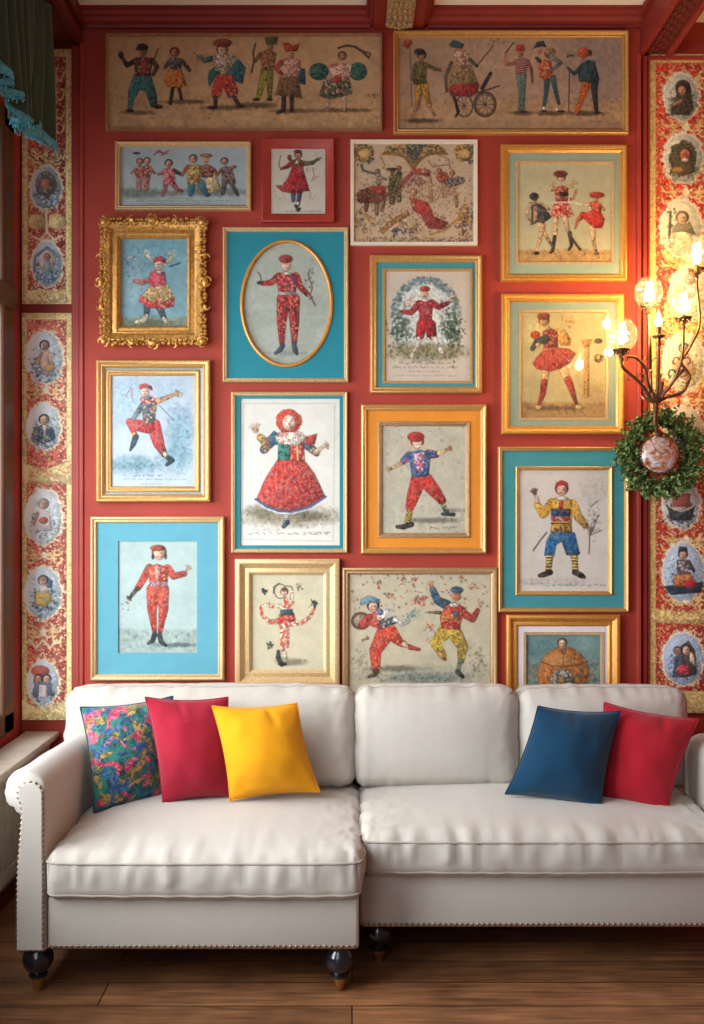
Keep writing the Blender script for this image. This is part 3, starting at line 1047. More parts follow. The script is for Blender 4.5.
def p_ornate():
    c = Cv(120, 239, 187, 330, (122, 168, 178), seed=13, mott=.12, cell=12)
    c.view(80, 200, 4.693)
    c.ground((136, 140, 110), 540, .8, 2.)
    c.wash((96, 150, 170), 400, 230, 90, 60, .5)
    c.wash((160, 190, 190), 240, 420, 60, 90, .4)
    c.dabs([(90, 96, 150), (220, 200, 190), (190, 120, 130), (70, 120, 160)], 60, 240, 300, 60, 80, .9, .7)
    c.dabs([(226, 200, 150), (206, 170, 120)], 20, 430, 262, 26, 40, .9)
    c.dabs([(226, 200, 150), (220, 220, 220)], 20, 310, 250, 30, 30, .9)
    c.wash((80, 92, 70), 340, 575, 110, 14, .6)
    c.L((72, 88, 104), 316, 490, 18, 312, 545, 12)
    c.L((72, 88, 104), 372, 500, 18, 396, 556, 12)
    c.L((220, 206, 160), 312, 545, 11, 298, 566, 11, 264, 572, 8)
    c.L((220, 206, 160), 396, 556, 10, 404, 576, 9)
    c.L((206, 110, 96), 330, 372, 13, 292, 388, 12, 256, 380, 9)
    c.L((220, 200, 160), 350, 296, 8, 316, 260, 8)
    c.L((220, 200, 160), 400, 300, 8, 430, 270, 8)
    c.K((60, 80, 120), 4, 420, 312, 470, 296)
    c.G((206, 56, 68), 326, 342, 364, 324, 400, 340, 408, 420, 330, 420).fleck([(236, 120, 120)], 2, .25)
    c.G((206, 166, 96), 322, 408, 412, 400, 452, 466, 400, 480, 340, 486, 290, 452).fleck([(206, 80, 76), (240, 220, 170), (160, 150, 80)], 2.2, .5).fold(4, .12)
    c.G((206, 58, 62), 284, 446, 330, 476, 400, 476, 446, 456, 440, 500, 380, 512, 320, 504, 276, 476).fold(3.5, .2).fleck([(240, 150, 130)], 2, .2)
    c.head(370, 306, 24, (230, 184, 160))
    c.G((206, 60, 66), 346, 292, 352, 270, 380, 262, 404, 278, 402, 300, 380, 286)
    c.E((230, 220, 210), 372, 337, 17, 6, rag=.1)
    return c


def p_gold():
    c = Cv(111, 374, 195, 489, (186, 200, 212), seed=14, mott=.05, cell=14)
    c.view(80, 350, 4.693)
    c.wash((150, 184, 206), 220, 230, 70, 110, .55)
    c.wash((150, 180, 200), 420, 190, 60, 70, .4)
    c.wash((112, 154, 172), 470, 390, 60, 110, .7)
    c.wash((104, 146, 160), 450, 510, 70, 60, .6)
    c.wash((104, 146, 156), 250, 540, 110, 40, .7)
    c.dabs([(90, 136, 150), (130, 170, 180)], 90, 470, 430, 50, 130, 1.2, .4)
    c.dabs([(90, 136, 150), (120, 160, 170)], 80, 270, 540, 110, 26, 1.2, .4)
    c.dabs([(150, 186, 206)], 40, 220, 240, 60, 110, 1.2, .4)
    c.K((90, 100, 110), 2, 372, 260, 440, 330)
    c.L((206, 60, 56), 345, 356, 34, 370, 440, 26, 395, 490, 14).fold(4, .18)
    c.L((206, 62, 58), 320, 362, 30, 262, 352, 26, 234, 338, 18, 258, 396, 11).fold(4, .18)
    c.L((226, 180, 80), 256, 396, 10, 262, 410, 10)
    c.L((46, 80, 84), 262, 408, 14, 250, 442, 12, 236, 470, 5)
    c.L((236, 200, 150), 398, 488, 9, 412, 508, 9)
    c.L((50, 70, 78), 414, 506, 13, 432, 518, 12, 408, 538, 8)
    c.L((120, 130, 134), 296, 260, 16, 268, 296, 12, 250, 324, 9)
    c.L((222, 160, 110), 345, 246, 15, 400, 226, 11, 440, 210, 8)
    c.hand(444, 208, 9, 1, -.4, (226, 176, 130), 5)
    c.dabs([(190, 150, 90), (150, 110, 90)], 16, 464, 204, 30, 24, .8)
    c.G((96, 108, 120), 292, 248, 330, 228, 362, 250, 350, 346, 296, 346).fleck([(206, 120, 90), (220, 190, 100), (60, 70, 90)], 2, .5)
    c.E((226, 80, 60), 318, 232, 34, 20, rag=.15).fleck([(240, 200, 180)], 2, .3)
    c.head(306, 198, 24, (236, 196, 170))
    c.E((90, 120, 150), 318, 226, 18, 9)
    c.G((206, 60, 50), 278, 184, 280, 164, 310, 156, 338, 172, 340, 190, 310, 176)
    c.K((190, 130, 120), 3, 215, 215, 240, 176, 246, 230)
    c.script(250, 400, 590, 11, (90, 100, 110), .8)
    c.script(200, 500, 606, 8, (120, 130, 140), .7)
    c.script(285, 385, 630, 6, (120, 130, 140), .6)
    return c


def p_teal_red():
    c = Cv(118, 541, 197, 653, (172, 192, 186), seed=15, mott=.06, cell=14)
    c.view(80, 500, 4.693)
    c.ground((150, 166, 156), 600, .7, 2.)
    c.dabs([(110, 126, 118), (170, 186, 176)], 90, 360, 660, 180, 50, 1.2, .35, False)
    c.wash((84, 100, 96), 450, 680, 90, 10, .8)
    c.L((196, 64, 46), 342, 420, 30, 338, 510, 23, 350, 620, 10).fleck([(226, 110, 80), (160, 44, 36)], 2, .3)
    c.L((196, 64, 46), 388, 420, 30, 392, 510, 23, 376, 622, 10).fleck([(226, 110, 80), (160, 44, 36)], 2, .3)
    c.L((50, 56, 60), 350, 632, 12, 340, 662, 11, 320, 674, 6)
    c.L((50, 56, 60), 374, 634, 12, 380, 664, 11, 404, 684, 6)
    c.L((200, 68, 48), 326, 320, 20, 298, 370, 17, 272, 412, 15)
    c.L((70, 64, 54), 270, 414, 10, 244, 446, 9)
    c.hand(238, 454, 8, -.8, .9, (90, 70, 56), 5)
    c.dabs([(90, 60, 50), (200, 160, 130)], 16, 222, 488, 22, 34, .7)
    c.L((200, 68, 48), 410, 322, 20, 440, 358, 16, 490, 346, 14)
    c.hand(502, 326, 9, .6, -1, (214, 176, 140), 5)
    c.G((200, 66, 46), 318, 316, 362, 300, 418, 316, 410, 400, 328, 402).fleck([(232, 160, 130), (160, 44, 36)], 2, .25)
    c.G((226, 150, 130), 350, 312, 380, 312, 372, 380, 354, 380)
    c.G((178, 160, 170), 328, 386, 408, 386, 408, 406, 328, 406).fleck([(120, 100, 120), RED], 1.8, .4)
    c.head(372, 252, 30, (226, 190, 160), (150, 74, 50))
    c.E((160, 66, 46), 366, 226, 34, 15, rag=.08)
    c.E((70, 50, 46), 342, 266, 6, 12)
    c.E((70, 50, 46), 402, 266, 6, 12)
    return c


def p_oval():
    c = Cv(241, 240, 332, 367, (172, 178, 162), seed=16, mott=.09, cell=16)
    c.view(210, 210, 4.693)
    c.dabs([(150, 152, 138), (190, 160, 140), (196, 200, 184)], 60, 360, 430, 180, 280, 2., .2, False)
    c.wash((130, 136, 126), 360, 672, 70, 10, .5)
    FL = [(120, 30, 36), (226, 130, 90), (70, 30, 36)]
    c.L((182, 50, 46), 345, 420, 32, 336, 530, 22, 338, 625, 12).fleck(FL, 1.8, .4)
    c.L((182, 50, 46), 390, 420, 32, 396, 530, 22, 396, 625, 12).fleck(FL, 1.8, .4)
    c.L((60, 80, 96), 342, 636, 11, 330, 656, 12, 308, 672, 7)
    c.L((60, 80, 96), 394, 634, 11, 400, 658, 13, 408, 674, 7)
    c.L((182, 50, 46), 322, 312, 18, 290, 340, 15, 246, 344, 11).fleck(FL, 1.8, .3)
    c.E((80, 60, 50), 234, 342, 14, 9)
    c.K(DK, 2.4, 240, 330, 236, 306, 226, 292)
    c.L((182, 50, 46), 402, 310, 18, 424, 360, 15, 458, 396, 11).fleck(FL, 1.8, .3)
    c.hand(468, 404, 7, .6, .8, (206, 170, 130), 4)
    c.K((90, 66, 50), 3, 494, 450, 470, 398, 480, 360, 460, 300, 468, 284)
    c.dabs([(90, 76, 60), (130, 120, 90)], 26, 470, 320, 26, 60, .7)
    c.G((186, 50, 48), 308, 306, 350, 290, 412, 304, 402, 392, 322, 392).fleck([(226, 150, 120), (100, 60, 110), (120, 30, 36)], 1.8, .45)
    c.G((176, 160, 160), 322, 384, 402, 384, 402, 400, 322, 400)
    c.E(DK, 366, 466, 12, 10, line=0, a=.7)
    c.E((230, 220, 200), 360, 298, 18, 7)
    c.head(358, 258, 28, (226, 184, 154))
    c.E((160, 44, 44), 356, 230, 32, 20, rag=.06)
    return c


def p_clown():
    c = Cv(240, 398, 340, 546, (226, 222, 208), seed=17, mott=.035, cell=16)
    c.view(210, 380, 4.693)
    c.K((170, 160, 145), 1.2, 160, 110, 586, 110, 578, 756, 152, 748, 160, 110, a=.7)
    c.wash((130, 116, 90), 380, 640, 200, 44, .75)
    c.wash((110, 104, 70), 250, 610, 70, 30, .5)
    c.wash((90, 84, 60), 470, 640, 70, 20, .6)
    c.dabs([(120, 108, 80), (160, 146, 116), (96, 100, 70)], 90, 370, 640, 200, 44, 1.2, .35)
    c.L((226, 206, 190), 362, 624, 12, 358, 665, 11).band((60, 80, 120), 2, 90, .4)
    c.L((50, 76, 100), 362, 668, 13, 346, 688, 9)
    c.L((110, 120, 100), 430, 620, 11, 440, 640, 9)
    c.L((72, 88, 110), 282, 290, 26, 254, 326, 20, line=.5).fleck([(206, 90, 80), (226, 206, 120)], 2, .35)
    c.L((206, 150, 110), 264, 310, 18, 232, 262, 11)
    c.E((220, 190, 90), 240, 272, 20, 18).fleck([RED, (110, 120, 60)], 2, .4)
    c.hand(214, 236, 14, -.25, -1, (226, 186, 150), 5)
    c.G((48, 96, 120), 278, 262, 300, 238, 336, 262, 318, 304, 284, 304).fleck([(30, 70, 90), (90, 130, 140)], 2, .3)
    c.L((66, 84, 110), 450, 300, 22, 500, 342, 17).fleck([(206, 90, 80), (226, 206, 120)], 2, .3)
    c.L((226, 186, 150), 500, 336, 12, 524, 318, 9)
    c.hand(534, 310, 10, 1, -.3, (226, 186, 150), 5)
    c.G((198, 56, 44), 440, 268, 504, 252, 492, 302, 452, 300)
    c.G((44, 122, 104), 320, 300, 378, 300, 378, 380, 318, 376).fold(4, .15)
    c.G((190, 54, 46), 376, 300, 442, 296, 446, 380, 376, 382).fleck([(220, 180, 120), (130, 36, 40)], 2, .25)
    c.K((226, 200, 140), 4, 408, 300, 412, 380)
    c.G((198, 58, 48), 316, 374, 446, 380, 492, 440, 540, 544, 470, 590, 380, 616, 290, 600, 216, 560, 262, 456).fold(5, .22).fleck([(226, 120, 96), (150, 40, 40), (120, 60, 70)], 1.6, .4, .55)
    c.K((70, 84, 130), 6, 214, 560, 262, 592, 320, 614, 380, 618, 470, 596, 542, 548)
    c.K((206, 214, 226), 4, 216, 570, 260, 602, 320, 624, 380, 628, 470, 606)
    c.E((232, 224, 204), 380, 272, 70, 36, rag=.1).fold(2.6, .22).fleck([(206, 110, 90)], 2, .12)
    c.E((206, 100, 90), 340, 256, 26, 12, rag=.2, a=.6)
    c.head(370, 200, 36, (236, 206, 186), (204, 62, 42), 'afro')
    c.E((206, 170, 150), 372, 222, 16, 8, line=.2)
    c.K((150, 90, 76), 1.6, 350, 184, 362, 182)
    c.K((150, 90, 76), 1.6, 386, 182, 398, 184)
    c.E((214, 90, 80), 374, 206, 6, 6, line=0)
    c.script(180, 560, 720, 14, (100, 92, 84), .7)
    c.script(180, 330, 704, 8, (140, 130, 120), .5)
    c.script(440, 570, 716, 8, (120, 110, 100), .6)
    return c


def p_spots():
    c = Cv(251, 574, 325, 677, (208, 196, 160), seed=18, mott=.05, cell=14)
    c.view(230, 555, 6.12)
    c.wash((120, 110, 90), 380, 655, 90, 20, .8)
    SP = [(206, 66, 44), (206, 66, 44), (226, 110, 80)]

    def sp(*p):
        c.L((236, 226, 200), *p, line=.35).fleck(SP, 2.0, .55, .95)
    sp(320, 400, 24, 330, 480, 24, 322, 560, 15, 326, 600, 10)
    sp(345, 410, 20, 345, 500, 18, 352, 560, 10)
    sp(300, 405, 18, 240, 410, 14, 196, 370, 11, 190, 320, 9, 215, 304, 7)
    sp(370, 420, 18, 440, 415, 13, 490, 380, 11, 516, 330, 8)
    c.dabs([(60, 66, 60), (40, 44, 44)], 26, 514, 298, 20, 24, .9)
    c.dabs([(60, 66, 60), (40, 44, 44)], 22, 212, 222, 22, 14, .9)
    c.dabs([(70, 70, 60), (190, 170, 110)], 18, 424, 186, 36, 30, .8)
    c.dabs([(60, 66, 60)], 22, 246, 550, 22, 14, .9)
    c.dabs([(190, 90, 60)], 10, 250, 310, 26, 14, .8)
    c.L((60, 66, 66), 296, 590, 10, 296, 630, 16, 318, 672, 12, line=.5)
    c.L((214, 206, 170), 334, 600, 14, 336, 640, 14)
    c.E(DK, 322, 668, 26, 11)
    sp(300, 312, 14, 346, 322, 18, 376, 290, 16, 382, 240, 11)
    c.G((206, 62, 52), 302, 360, 392, 356, 402, 396, 370, 416, 350, 404, 318, 420, 290, 410).fold(3, .2).fleck([(236, 140, 110)], 2, .25)
    c.G((52, 84, 92), 306, 338, 384, 328, 388, 366, 310, 370).fold(3, .15)
    a = np.linspace(0, 2 * PI, 26)
    c.K((90, 90, 84), 3.4, *[v for t in a for v in (308 + 36 * math.cos(t), 222 + 44 * math.sin(t))])
    c.K((70, 72, 70), 4, 266, 232, 268, 196, 300, 174)
    c.K((70, 72, 70), 3, 340, 190, 372, 192, 386, 216)
    c.head(332, 228, 22, (230, 200, 170), (150, 66, 50))
    c.E((60, 50, 50), 330, 212, 12, 8)
    sp(340, 270, 12, 345, 296, 12)
    c.script(505, 550, 716, 10, (80, 76, 66))
    c.K((80, 76, 66), 2.4, 528, 708, 516, 738)
    return c


def p_duo():
    c = Cv(349, 574, 490, 700, (196, 182, 152), seed=19, mott=.07, cell=12)
    c.view(340, 565, 4.4)
    c.wash((150, 150, 130), 350, 480, 240, 34, .6)
    c.wash((120, 126, 116), 380, 500, 150, 26, .6)
    c.dabs([(110, 126, 130), (150, 150, 136), (90, 96, 80)], 170, 360, 498, 200, 24, .9, .6)
    c.dabs([(130, 120, 96), (110, 104, 84)], 60, 610, 420, 50, 70, 1., .45)
    c.dabs([(120, 110, 86), (150, 140, 110)], 70, 90, 430, 50, 60, 1., .4)
    c.dabs([(200, 90, 70), (226, 160, 80), (90, 110, 90), (160, 60, 60), (120, 90, 60)], 150, 350, 120, 300, 90, .9, .7, False)
    for x, y in ((170, 80), (330, 70), (580, 96), (540, 60), (390, 270), (110, 330), (370, 150), (280, 66), (220, 130)):
        c.dabs([(206, 96, 76), (226, 170, 100), (150, 60, 56), (110, 120, 90)], 14, x, y, 20, 18, 1., .8)
    c.dabs([(70, 120, 120), (110, 150, 140)], 30, 320, 215, 26, 26, 1.1, .7)
    c.dabs([(200, 80, 70), (150, 60, 60)], 26, 345, 160, 34, 18, 1., .7)
    c.dabs([(170, 120, 110), (206, 170, 150)], 40, 410, 300, 44, 50, 1., .5)
    c.wash((90, 84, 66), 250, 455, 110, 12, .6)
    # left dancer with the tambourine
    a = np.linspace(0, 2 * PI, 26)
    c.E((150, 130, 104), 92, 246, 34, 34)
    c.K((90, 66, 50), 6, *[v for t in a for v in (92 + 38 * math.cos(t), 246 + 34 * math.sin(t))])
    c.L((198, 60, 44), 200, 300, 40, 156, 376, 27, 158, 465, 17).fold(4, .2).fleck([(226, 120, 80)], 2, .2)
    c.L((198, 60, 44), 220, 296, 34, 262, 338, 18, 280, 348, 15).fleck([(226, 120, 80)], 2, .2)
    c.L((226, 200, 170), 282, 348, 11, 312, 364, 10).band(RED, 2, 60, .4)
    c.L((170, 60, 50), 310, 362, 11, 348, 372, 7)
    c.L((90, 66, 56), 162, 470, 12, 150, 484, 10, 126, 492, 6)
    c.G((196, 64, 56), 110, 226, 150, 206, 190, 232, 226, 262, 176, 284, 120, 262).fleck([(226, 130, 110)], 2, .25)
    c.L((196, 64, 56), 130, 230, 16, 92, 262, 13, 110, 268, 10)
    c.L((226, 216, 206), 176, 228, 15, 206, 206, 12, 230, 176, 9)
    c.G((76, 92, 92), 172, 246, 244, 224, 262, 252, 180, 280).fleck([(206, 206, 190), (40, 56, 56)], 2, .4)
    c.L((206, 206, 196), 240, 240, 9, 276, 262, 8, 306, 248, 6)
    c.head(146, 184, 24, (226, 176, 146), (50, 44, 44))
    c.G((110, 150, 164), 88, 176, 92, 150, 130, 134, 170, 150, 178, 166, 130, 168).fold(3, .15)
    c.E((110, 116, 170), 176, 208, 14, 14, line=.3)
    # right dancer in yellow breeches
    c.L((188, 152, 44), 470, 284, 34, 420, 344, 23, 456, 400, 14).fold(4, .2).fleck([(120, 96, 36), (220, 190, 90)], 2, .35)
    c.L((188, 152, 44), 500, 290, 34, 540, 360, 24, 532, 424, 14).fold(4, .2).fleck([(120, 96, 36), (220, 190, 90)], 2, .35)
    c.L((206, 140, 60), 440, 392, 12, 462, 414, 8)
    c.L((110, 126, 100), 530, 420, 10, 520, 462, 9)
    c.L((60, 66, 56), 518, 470, 12, 540, 492, 8)
    c.L((44, 84, 108), 470, 176, 22, 430, 156, 18, 408, 108, 14).fold(3, .2)
    c.hand(402, 92, 9, -.4, -1, (222, 160, 110), 5)
    c.L((190, 66, 54), 536, 210, 19, 584, 238, 15, 606, 200, 11)
    c.hand(616, 178, 9, .3, -1, (222, 170, 130), 4)
    c.G((190, 62, 52), 462, 182, 506, 162, 556, 192, 530, 262, 530, 288, 448, 278, 440, 230).fleck([(226, 130, 100), (140, 44, 40)], 2, .3)
    c.G((214, 130, 60), 446, 222, 520, 212, 520, 240, 444, 252).fleck([RED, (226, 190, 90)], 2, .3)
    c.E((70, 100, 120), 510, 216, 13, 13)
    c.L((120, 96, 70), 440, 210, 8, 388, 208, 3)
    c.head(512, 134, 25, (196, 126, 84))
    c.E((60, 96, 124), 514, 110, 28, 16)
    c.E((206, 90, 60), 512, 146, 6, 5, line=0)
    c.E((226, 216, 200), 502, 176, 22, 9)
    return c


def p_forest():
    c = Cv(385, 271, 470, 381, (206, 190, 170), seed=20, mott=.04, cell=16)
    c.view(340, 130, 3.794)
    c.E((190, 200, 196), 325, 720, 130, 158, line=0, soft=5, a=.9, rag=.05)
    for k in range(260):
        t = c.rng.uniform(PI * .98, PI * 2.02)
        rr = c.rng.uniform(.8, 1.02)
        cl = [(96, 128, 146), (130, 156, 168), (70, 96, 108), (104, 124, 116)][int(c.rng.integers(4))]
        c.E(cl, 325 + 128 * rr * math.cos(t), 690 + 130 * rr * math.sin(t), c.rng.uniform(4, 9), c.rng.uniform(3, 6), line=0, a=.5)
    c.dabs([(70, 90, 70), (56, 76, 70), (110, 120, 90), (84, 104, 96)], 260, 232, 760, 44, 84, 1.2, .6)
    c.dabs([(60, 80, 66), (84, 104, 84), (48, 64, 56), (110, 120, 90)], 300, 424, 760, 42, 90, 1.2, .65)
    c.wash((214, 206, 190), 325, 690, 66, 96, .5)
    c.wash((140, 130, 86), 325, 840, 130, 32, .85)
    c.dabs([(110, 104, 66), (160, 146, 96), (90, 86, 60)], 120, 325, 845, 130, 26, 1.1, .5)
    c.L((172, 42, 46), 310, 740, 20, 304, 780, 16)
    c.L((172, 42, 46), 344, 740, 20, 352, 782, 15)
    c.L((226, 214, 196), 304, 782, 9, 286, 830, 8)
    c.L((226, 214, 196), 354, 784, 9, 380, 832, 8)
    c.L((222, 206, 180), 286, 830, 8, 272, 856, 8)
    c.L((222, 206, 180), 380, 832, 8, 392, 850, 8)
    c.L((176, 42, 46), 300, 660, 14, 270, 692, 11, 240, 690, 8)
    c.L((176, 42, 46), 348, 656, 14, 376, 672, 11, 410, 656, 8)
    c.hand(424, 648, 5, 1, -.6, (220, 176, 140), 4)
    c.hand(232, 688, 5, -1, 0, (220, 176, 140), 4)
    c.dabs([(226, 190, 150), (206, 120, 100)], 24, 254, 650, 24, 26, .8)
    c.dabs([(226, 200, 150), (190, 170, 130)], 16, 424, 636, 14, 22, .8)
    c.G((180, 44, 50), 296, 652, 326, 640, 354, 650, 348, 720, 302, 720).fleck([(120, 60, 90), (226, 120, 110), (120, 30, 36)], 1.7, .4)
    c.G((188, 44, 50), 298, 718, 350, 718, 364, 782, 330, 788, 324, 760, 312, 788, 290, 780).fold(3.4, .2)
    c.E((230, 216, 200), 324, 646, 14, 7)
    c.head(322, 622, 17, (222, 176, 144))
    c.E((196, 60, 44), 322, 603, 19, 11, rag=.08)
    c.script(225, 425, 884, 8, (110, 96, 84), .8)
    c.script(200, 450, 900, 8, (130, 116, 100), .8)
    c.script(260, 380, 916, 5, (140, 126, 110), .7)
    c.script(210, 440, 932, 5, (140, 126, 110), .6)
    return c


def p_orange():
    c = Cv(382, 424, 467, 534, (192, 184, 160), seed=21, mott=.08, cell=8)
    c.dabs([(170, 160, 136), (206, 200, 178), (150, 140, 120)], 120, 424, 480, 42, 54, 1.4, .3, False)
    c.view(350, 390, 4.4)
    c.wash((110, 100, 86), 370, 574, 110, 12, .8)
    c.wash((120, 110, 94), 460, 530, 50, 9, .6)
    c.L((192, 46, 42), 300, 400, 34, 280, 460, 28, 264, 515, 20).fold(4, .2).fleck([(220, 90, 70)], 2, .2)
    c.L((192, 46, 42), 335, 400, 34, 378, 452, 26, 404, 486, 19).fold(4, .2, 40).fleck([(220, 90, 70)], 2, .2)
    c.L((214, 176, 60), 262, 540, 13, 254, 578, 13).band(DK, 1.8, 80, .45)
    c.L((90, 110, 90), 412, 510, 11, 426, 535, 11).fleck([(40, 60, 56), (206, 200, 120)], 1.8, .5)
    c.L(DK, 270, 592, 12, 236, 602, 12, 208, 602, 8)
    c.L((44, 66, 66), 408, 546, 7, 456, 548, 8)
    c.L((66, 90, 140), 262, 290, 20, 236, 312, 15).fleck([(206, 90, 120), (40, 60, 110)], 2, .4)
    c.L((206, 170, 110), 222, 324, 9, 190, 342, 8)
    c.hand(180, 346, 8, -1, .3, (206, 176, 116), 5)
    c.L((66, 90, 140), 346, 282, 20, 378, 284, 15).fleck([(206, 90, 120), (40, 60, 110)], 2, .4)
    c.L((222, 190, 120), 392, 280, 10, 420, 266, 9)
    c.hand(430, 260, 8, 1, -.3, (206, 140, 100), 4)
    c.G((64, 96, 146), 258, 278, 304, 262, 356, 276, 346, 380, 272, 384).fleck([(40, 66, 110), (110, 140, 170)], 2, .35)
    c.G((214, 130, 150), 278, 280, 330, 272, 326, 350, 306, 366, 286, 340).fleck([(190, 50, 80), (236, 206, 206), (80, 90, 150)], 1.8, .6)
    c.head(296, 232, 26, (230, 190, 160), (190, 50, 40))
    c.E((192, 50, 44), 290, 206, 37, 22, rag=.06)
    c.K((226, 226, 220), 3, 280, 248, 318, 246)
    c.script(350, 480, 606, 14, (90, 80, 70), .8)
    return c


def p_yellow_blue():
    c = Cv(519, 470, 610, 592, (214, 204, 190), seed=22, mott=.04, cell=14)
    c.view(490, 430, 3.794)
    c.wash((180, 168, 156), 400, 210, 50, 60, .5)
    c.wash((190, 178, 164), 250, 575, 110, 14, .6)
    c.dabs([(70, 64, 60), (110, 100, 90)], 50, 392, 350, 30, 60, .6, .7)
    c.K((60, 54, 50), 2, 376, 470, 378, 400, 400, 350, 412, 322)
    c.K((60, 54, 50), 1.6, 380, 400, 424, 380)
    c.K((60, 54, 50), 1.6, 384, 290, 410, 268)
    c.K((60, 54, 50), 2.6, 216, 388, 190, 420, 164, 458)
    c.G((38, 96, 146), 232, 388, 322, 388, 342, 470, 326, 480, 290, 474, 272, 424, 252, 436, 244, 480, 206, 476, 214, 420).fold(4.5, .18).fleck([(24, 70, 116), (70, 130, 170)], 2, .25)
    c.L((226, 186, 90), 226, 484, 13, 222, 532, 11).band(DK, 3, 88, .4, .95)
    c.L((226, 186, 90), 320, 484, 13, 324, 532, 11).band(DK, 3, 92, .4, .95)
    c.L(DK, 228, 540, 11, 200, 550, 10, 188, 552, 7)
    c.L(DK, 322, 540, 11, 346, 552, 11, 356, 558, 7)
    c.L((222, 160, 46), 236, 278, 19, 202, 318, 17, 180, 284, 13).fold(4, .15)
    c.L((222, 176, 140), 180, 272, 8, 176, 256, 8)
    c.hand(170, 240, 8, -.3, -1, (120, 96, 84), 5)
    c.L((222, 160, 46), 312, 282, 19, 336, 330, 17, 362, 362, 12).fold(4, .15)
    c.hand(376, 374, 8, .8, .6, (160, 130, 120), 5)
    c.G((226, 166, 50), 234, 268, 268, 252, 312, 268, 310, 350, 312, 388, 230, 386, 238, 340).fold(4.4, .14)
    c.G((40, 70, 120), 232, 300, 306, 300, 304, 328, 232, 328).fleck([(190, 50, 60)], 2, .15)
    c.G((190, 56, 66), 232, 330, 304, 332, 304, 346, 232, 346).fleck([(236, 200, 200), (70, 40, 60)], 2, .4)
    c.G((206, 150, 60), 234, 360, 306, 362, 312, 390, 228, 388).fleck([(90, 70, 40), (60, 50, 60)], 2, .35)
    c.K(DK, 2.4, 232, 354, 304, 356)
    c.L((222, 190, 50), 270, 262, 7, 264, 300, 4)
    c.G((206, 60, 50), 264, 270, 280, 270, 276, 300, 262, 302)
    c.E((232, 224, 210), 272, 260, 24, 8)
    c.head(272, 228, 22, (222, 172, 140), (110, 56, 44))
    c.G((198, 48, 46), 248, 224, 250, 200, 272, 190, 296, 200, 298, 228, 290, 210, 264, 208)
    c.script(130, 210, 584, 6, (140, 126, 112), .6)
    c.script(215, 440, 588, 9, (120, 108, 98), .8)
    return c


def p_balloon():
    c = Cv(526, 635, 601, 700, (112, 146, 142), seed=23, mott=.14, cell=12)
    c.view(490, 430, 3.794)
    c.wash((80, 116, 110), 200, 830, 60, 40, .5)
    c.wash((140, 170, 160), 360, 810, 50, 40, .4)
    c.dabs([(150, 130, 90), (90, 110, 100), (170, 160, 120)], 80, 170, 920, 30, 50, 1.3, .6)
    c.dabs([(150, 140, 110), (90, 110, 100), (170, 160, 130)], 80, 392, 920, 28, 50, 1.3, .6)
    c.E((176, 104, 50), 280, 930, 98, 108).fleck([(206, 140, 70), (140, 76, 40)], 2.4, .35, .6).fold(8, .12)
    c.K((110, 66, 40), 3, 196, 880, 240, 896, 290, 898, 340, 890, 370, 878)
    c.K((110, 66, 40), 2.4, 280, 830, 276, 900)
    c.wash((220, 160, 90), 250, 870, 40, 30, .5)
    c.E((150, 146, 130), 274, 950, 44, 42).fleck([(80, 84, 84), (206, 196, 160), (60, 60, 60)], 2, .6)
    c.E((190, 130, 66), 274, 948, 14, 14, line=.3)
    c.L((190, 120, 70), 276, 836, 14, 274, 820, 13)
    c.head(274, 812, 17, (226, 180, 140), (110, 66, 44))
    return c

# ---------------------------------------------------------------- painted wall panels
GOLDP = (214, 186, 112)
CRM = (236, 220, 176)


def panel_ground(x0, y0, x1, y1, seed, border=6, red=(186, 62, 52), bot=12, top=6):
    c = Cv(x0, y0, x1, y1, GOLDP, seed=seed, mott=.14, cell=5, ss=1.6)
    c.G(GOLDP, x0, y0, x1, y0, x1, y1, x0, y1, line=0).fleck([(170, 140, 70), (236, 214, 150), (196, 160, 80)], 1.4, .4, .5)
    c.G(red, x0 + border, y0 + top, x1 - border, y0 + top, x1 - border, y1 - bot, x0 + border, y1 - bot, line=.3)
    c.fleck([CRM, (226, 180, 96), (214, 120, 80), (150, 40, 40)], 1.7, .42, .8)
    return c


def scroll(c, cx, cy, w, h, col=(226, 190, 110)):
    """mirrored acanthus curls"""
    for sgn in (-1, 1):
        for k, (a, b) in enumerate(((.25, .0), (.7, -.5), (.7, .6))):
            pts = []
            for i in range(9):
                t = i / 8 * 4.4
                r = (1 - i / 10) * .45
                pts += [cx + sgn * w * (a + r * math.cos(t) * .7), cy + h * (b * .6 + r * math.sin(t))]
            c.K(col, 1.1, *pts, a=.9)
            c.K(CRM, .4, *pts, a=.7)
        c.E(col, cx + sgn * w * .5, cy, w * .16, h * .14, line=0, rag=.2)
    c.E(CRM, cx, cy, w * .14, h * .3, line=0, rag=.2)


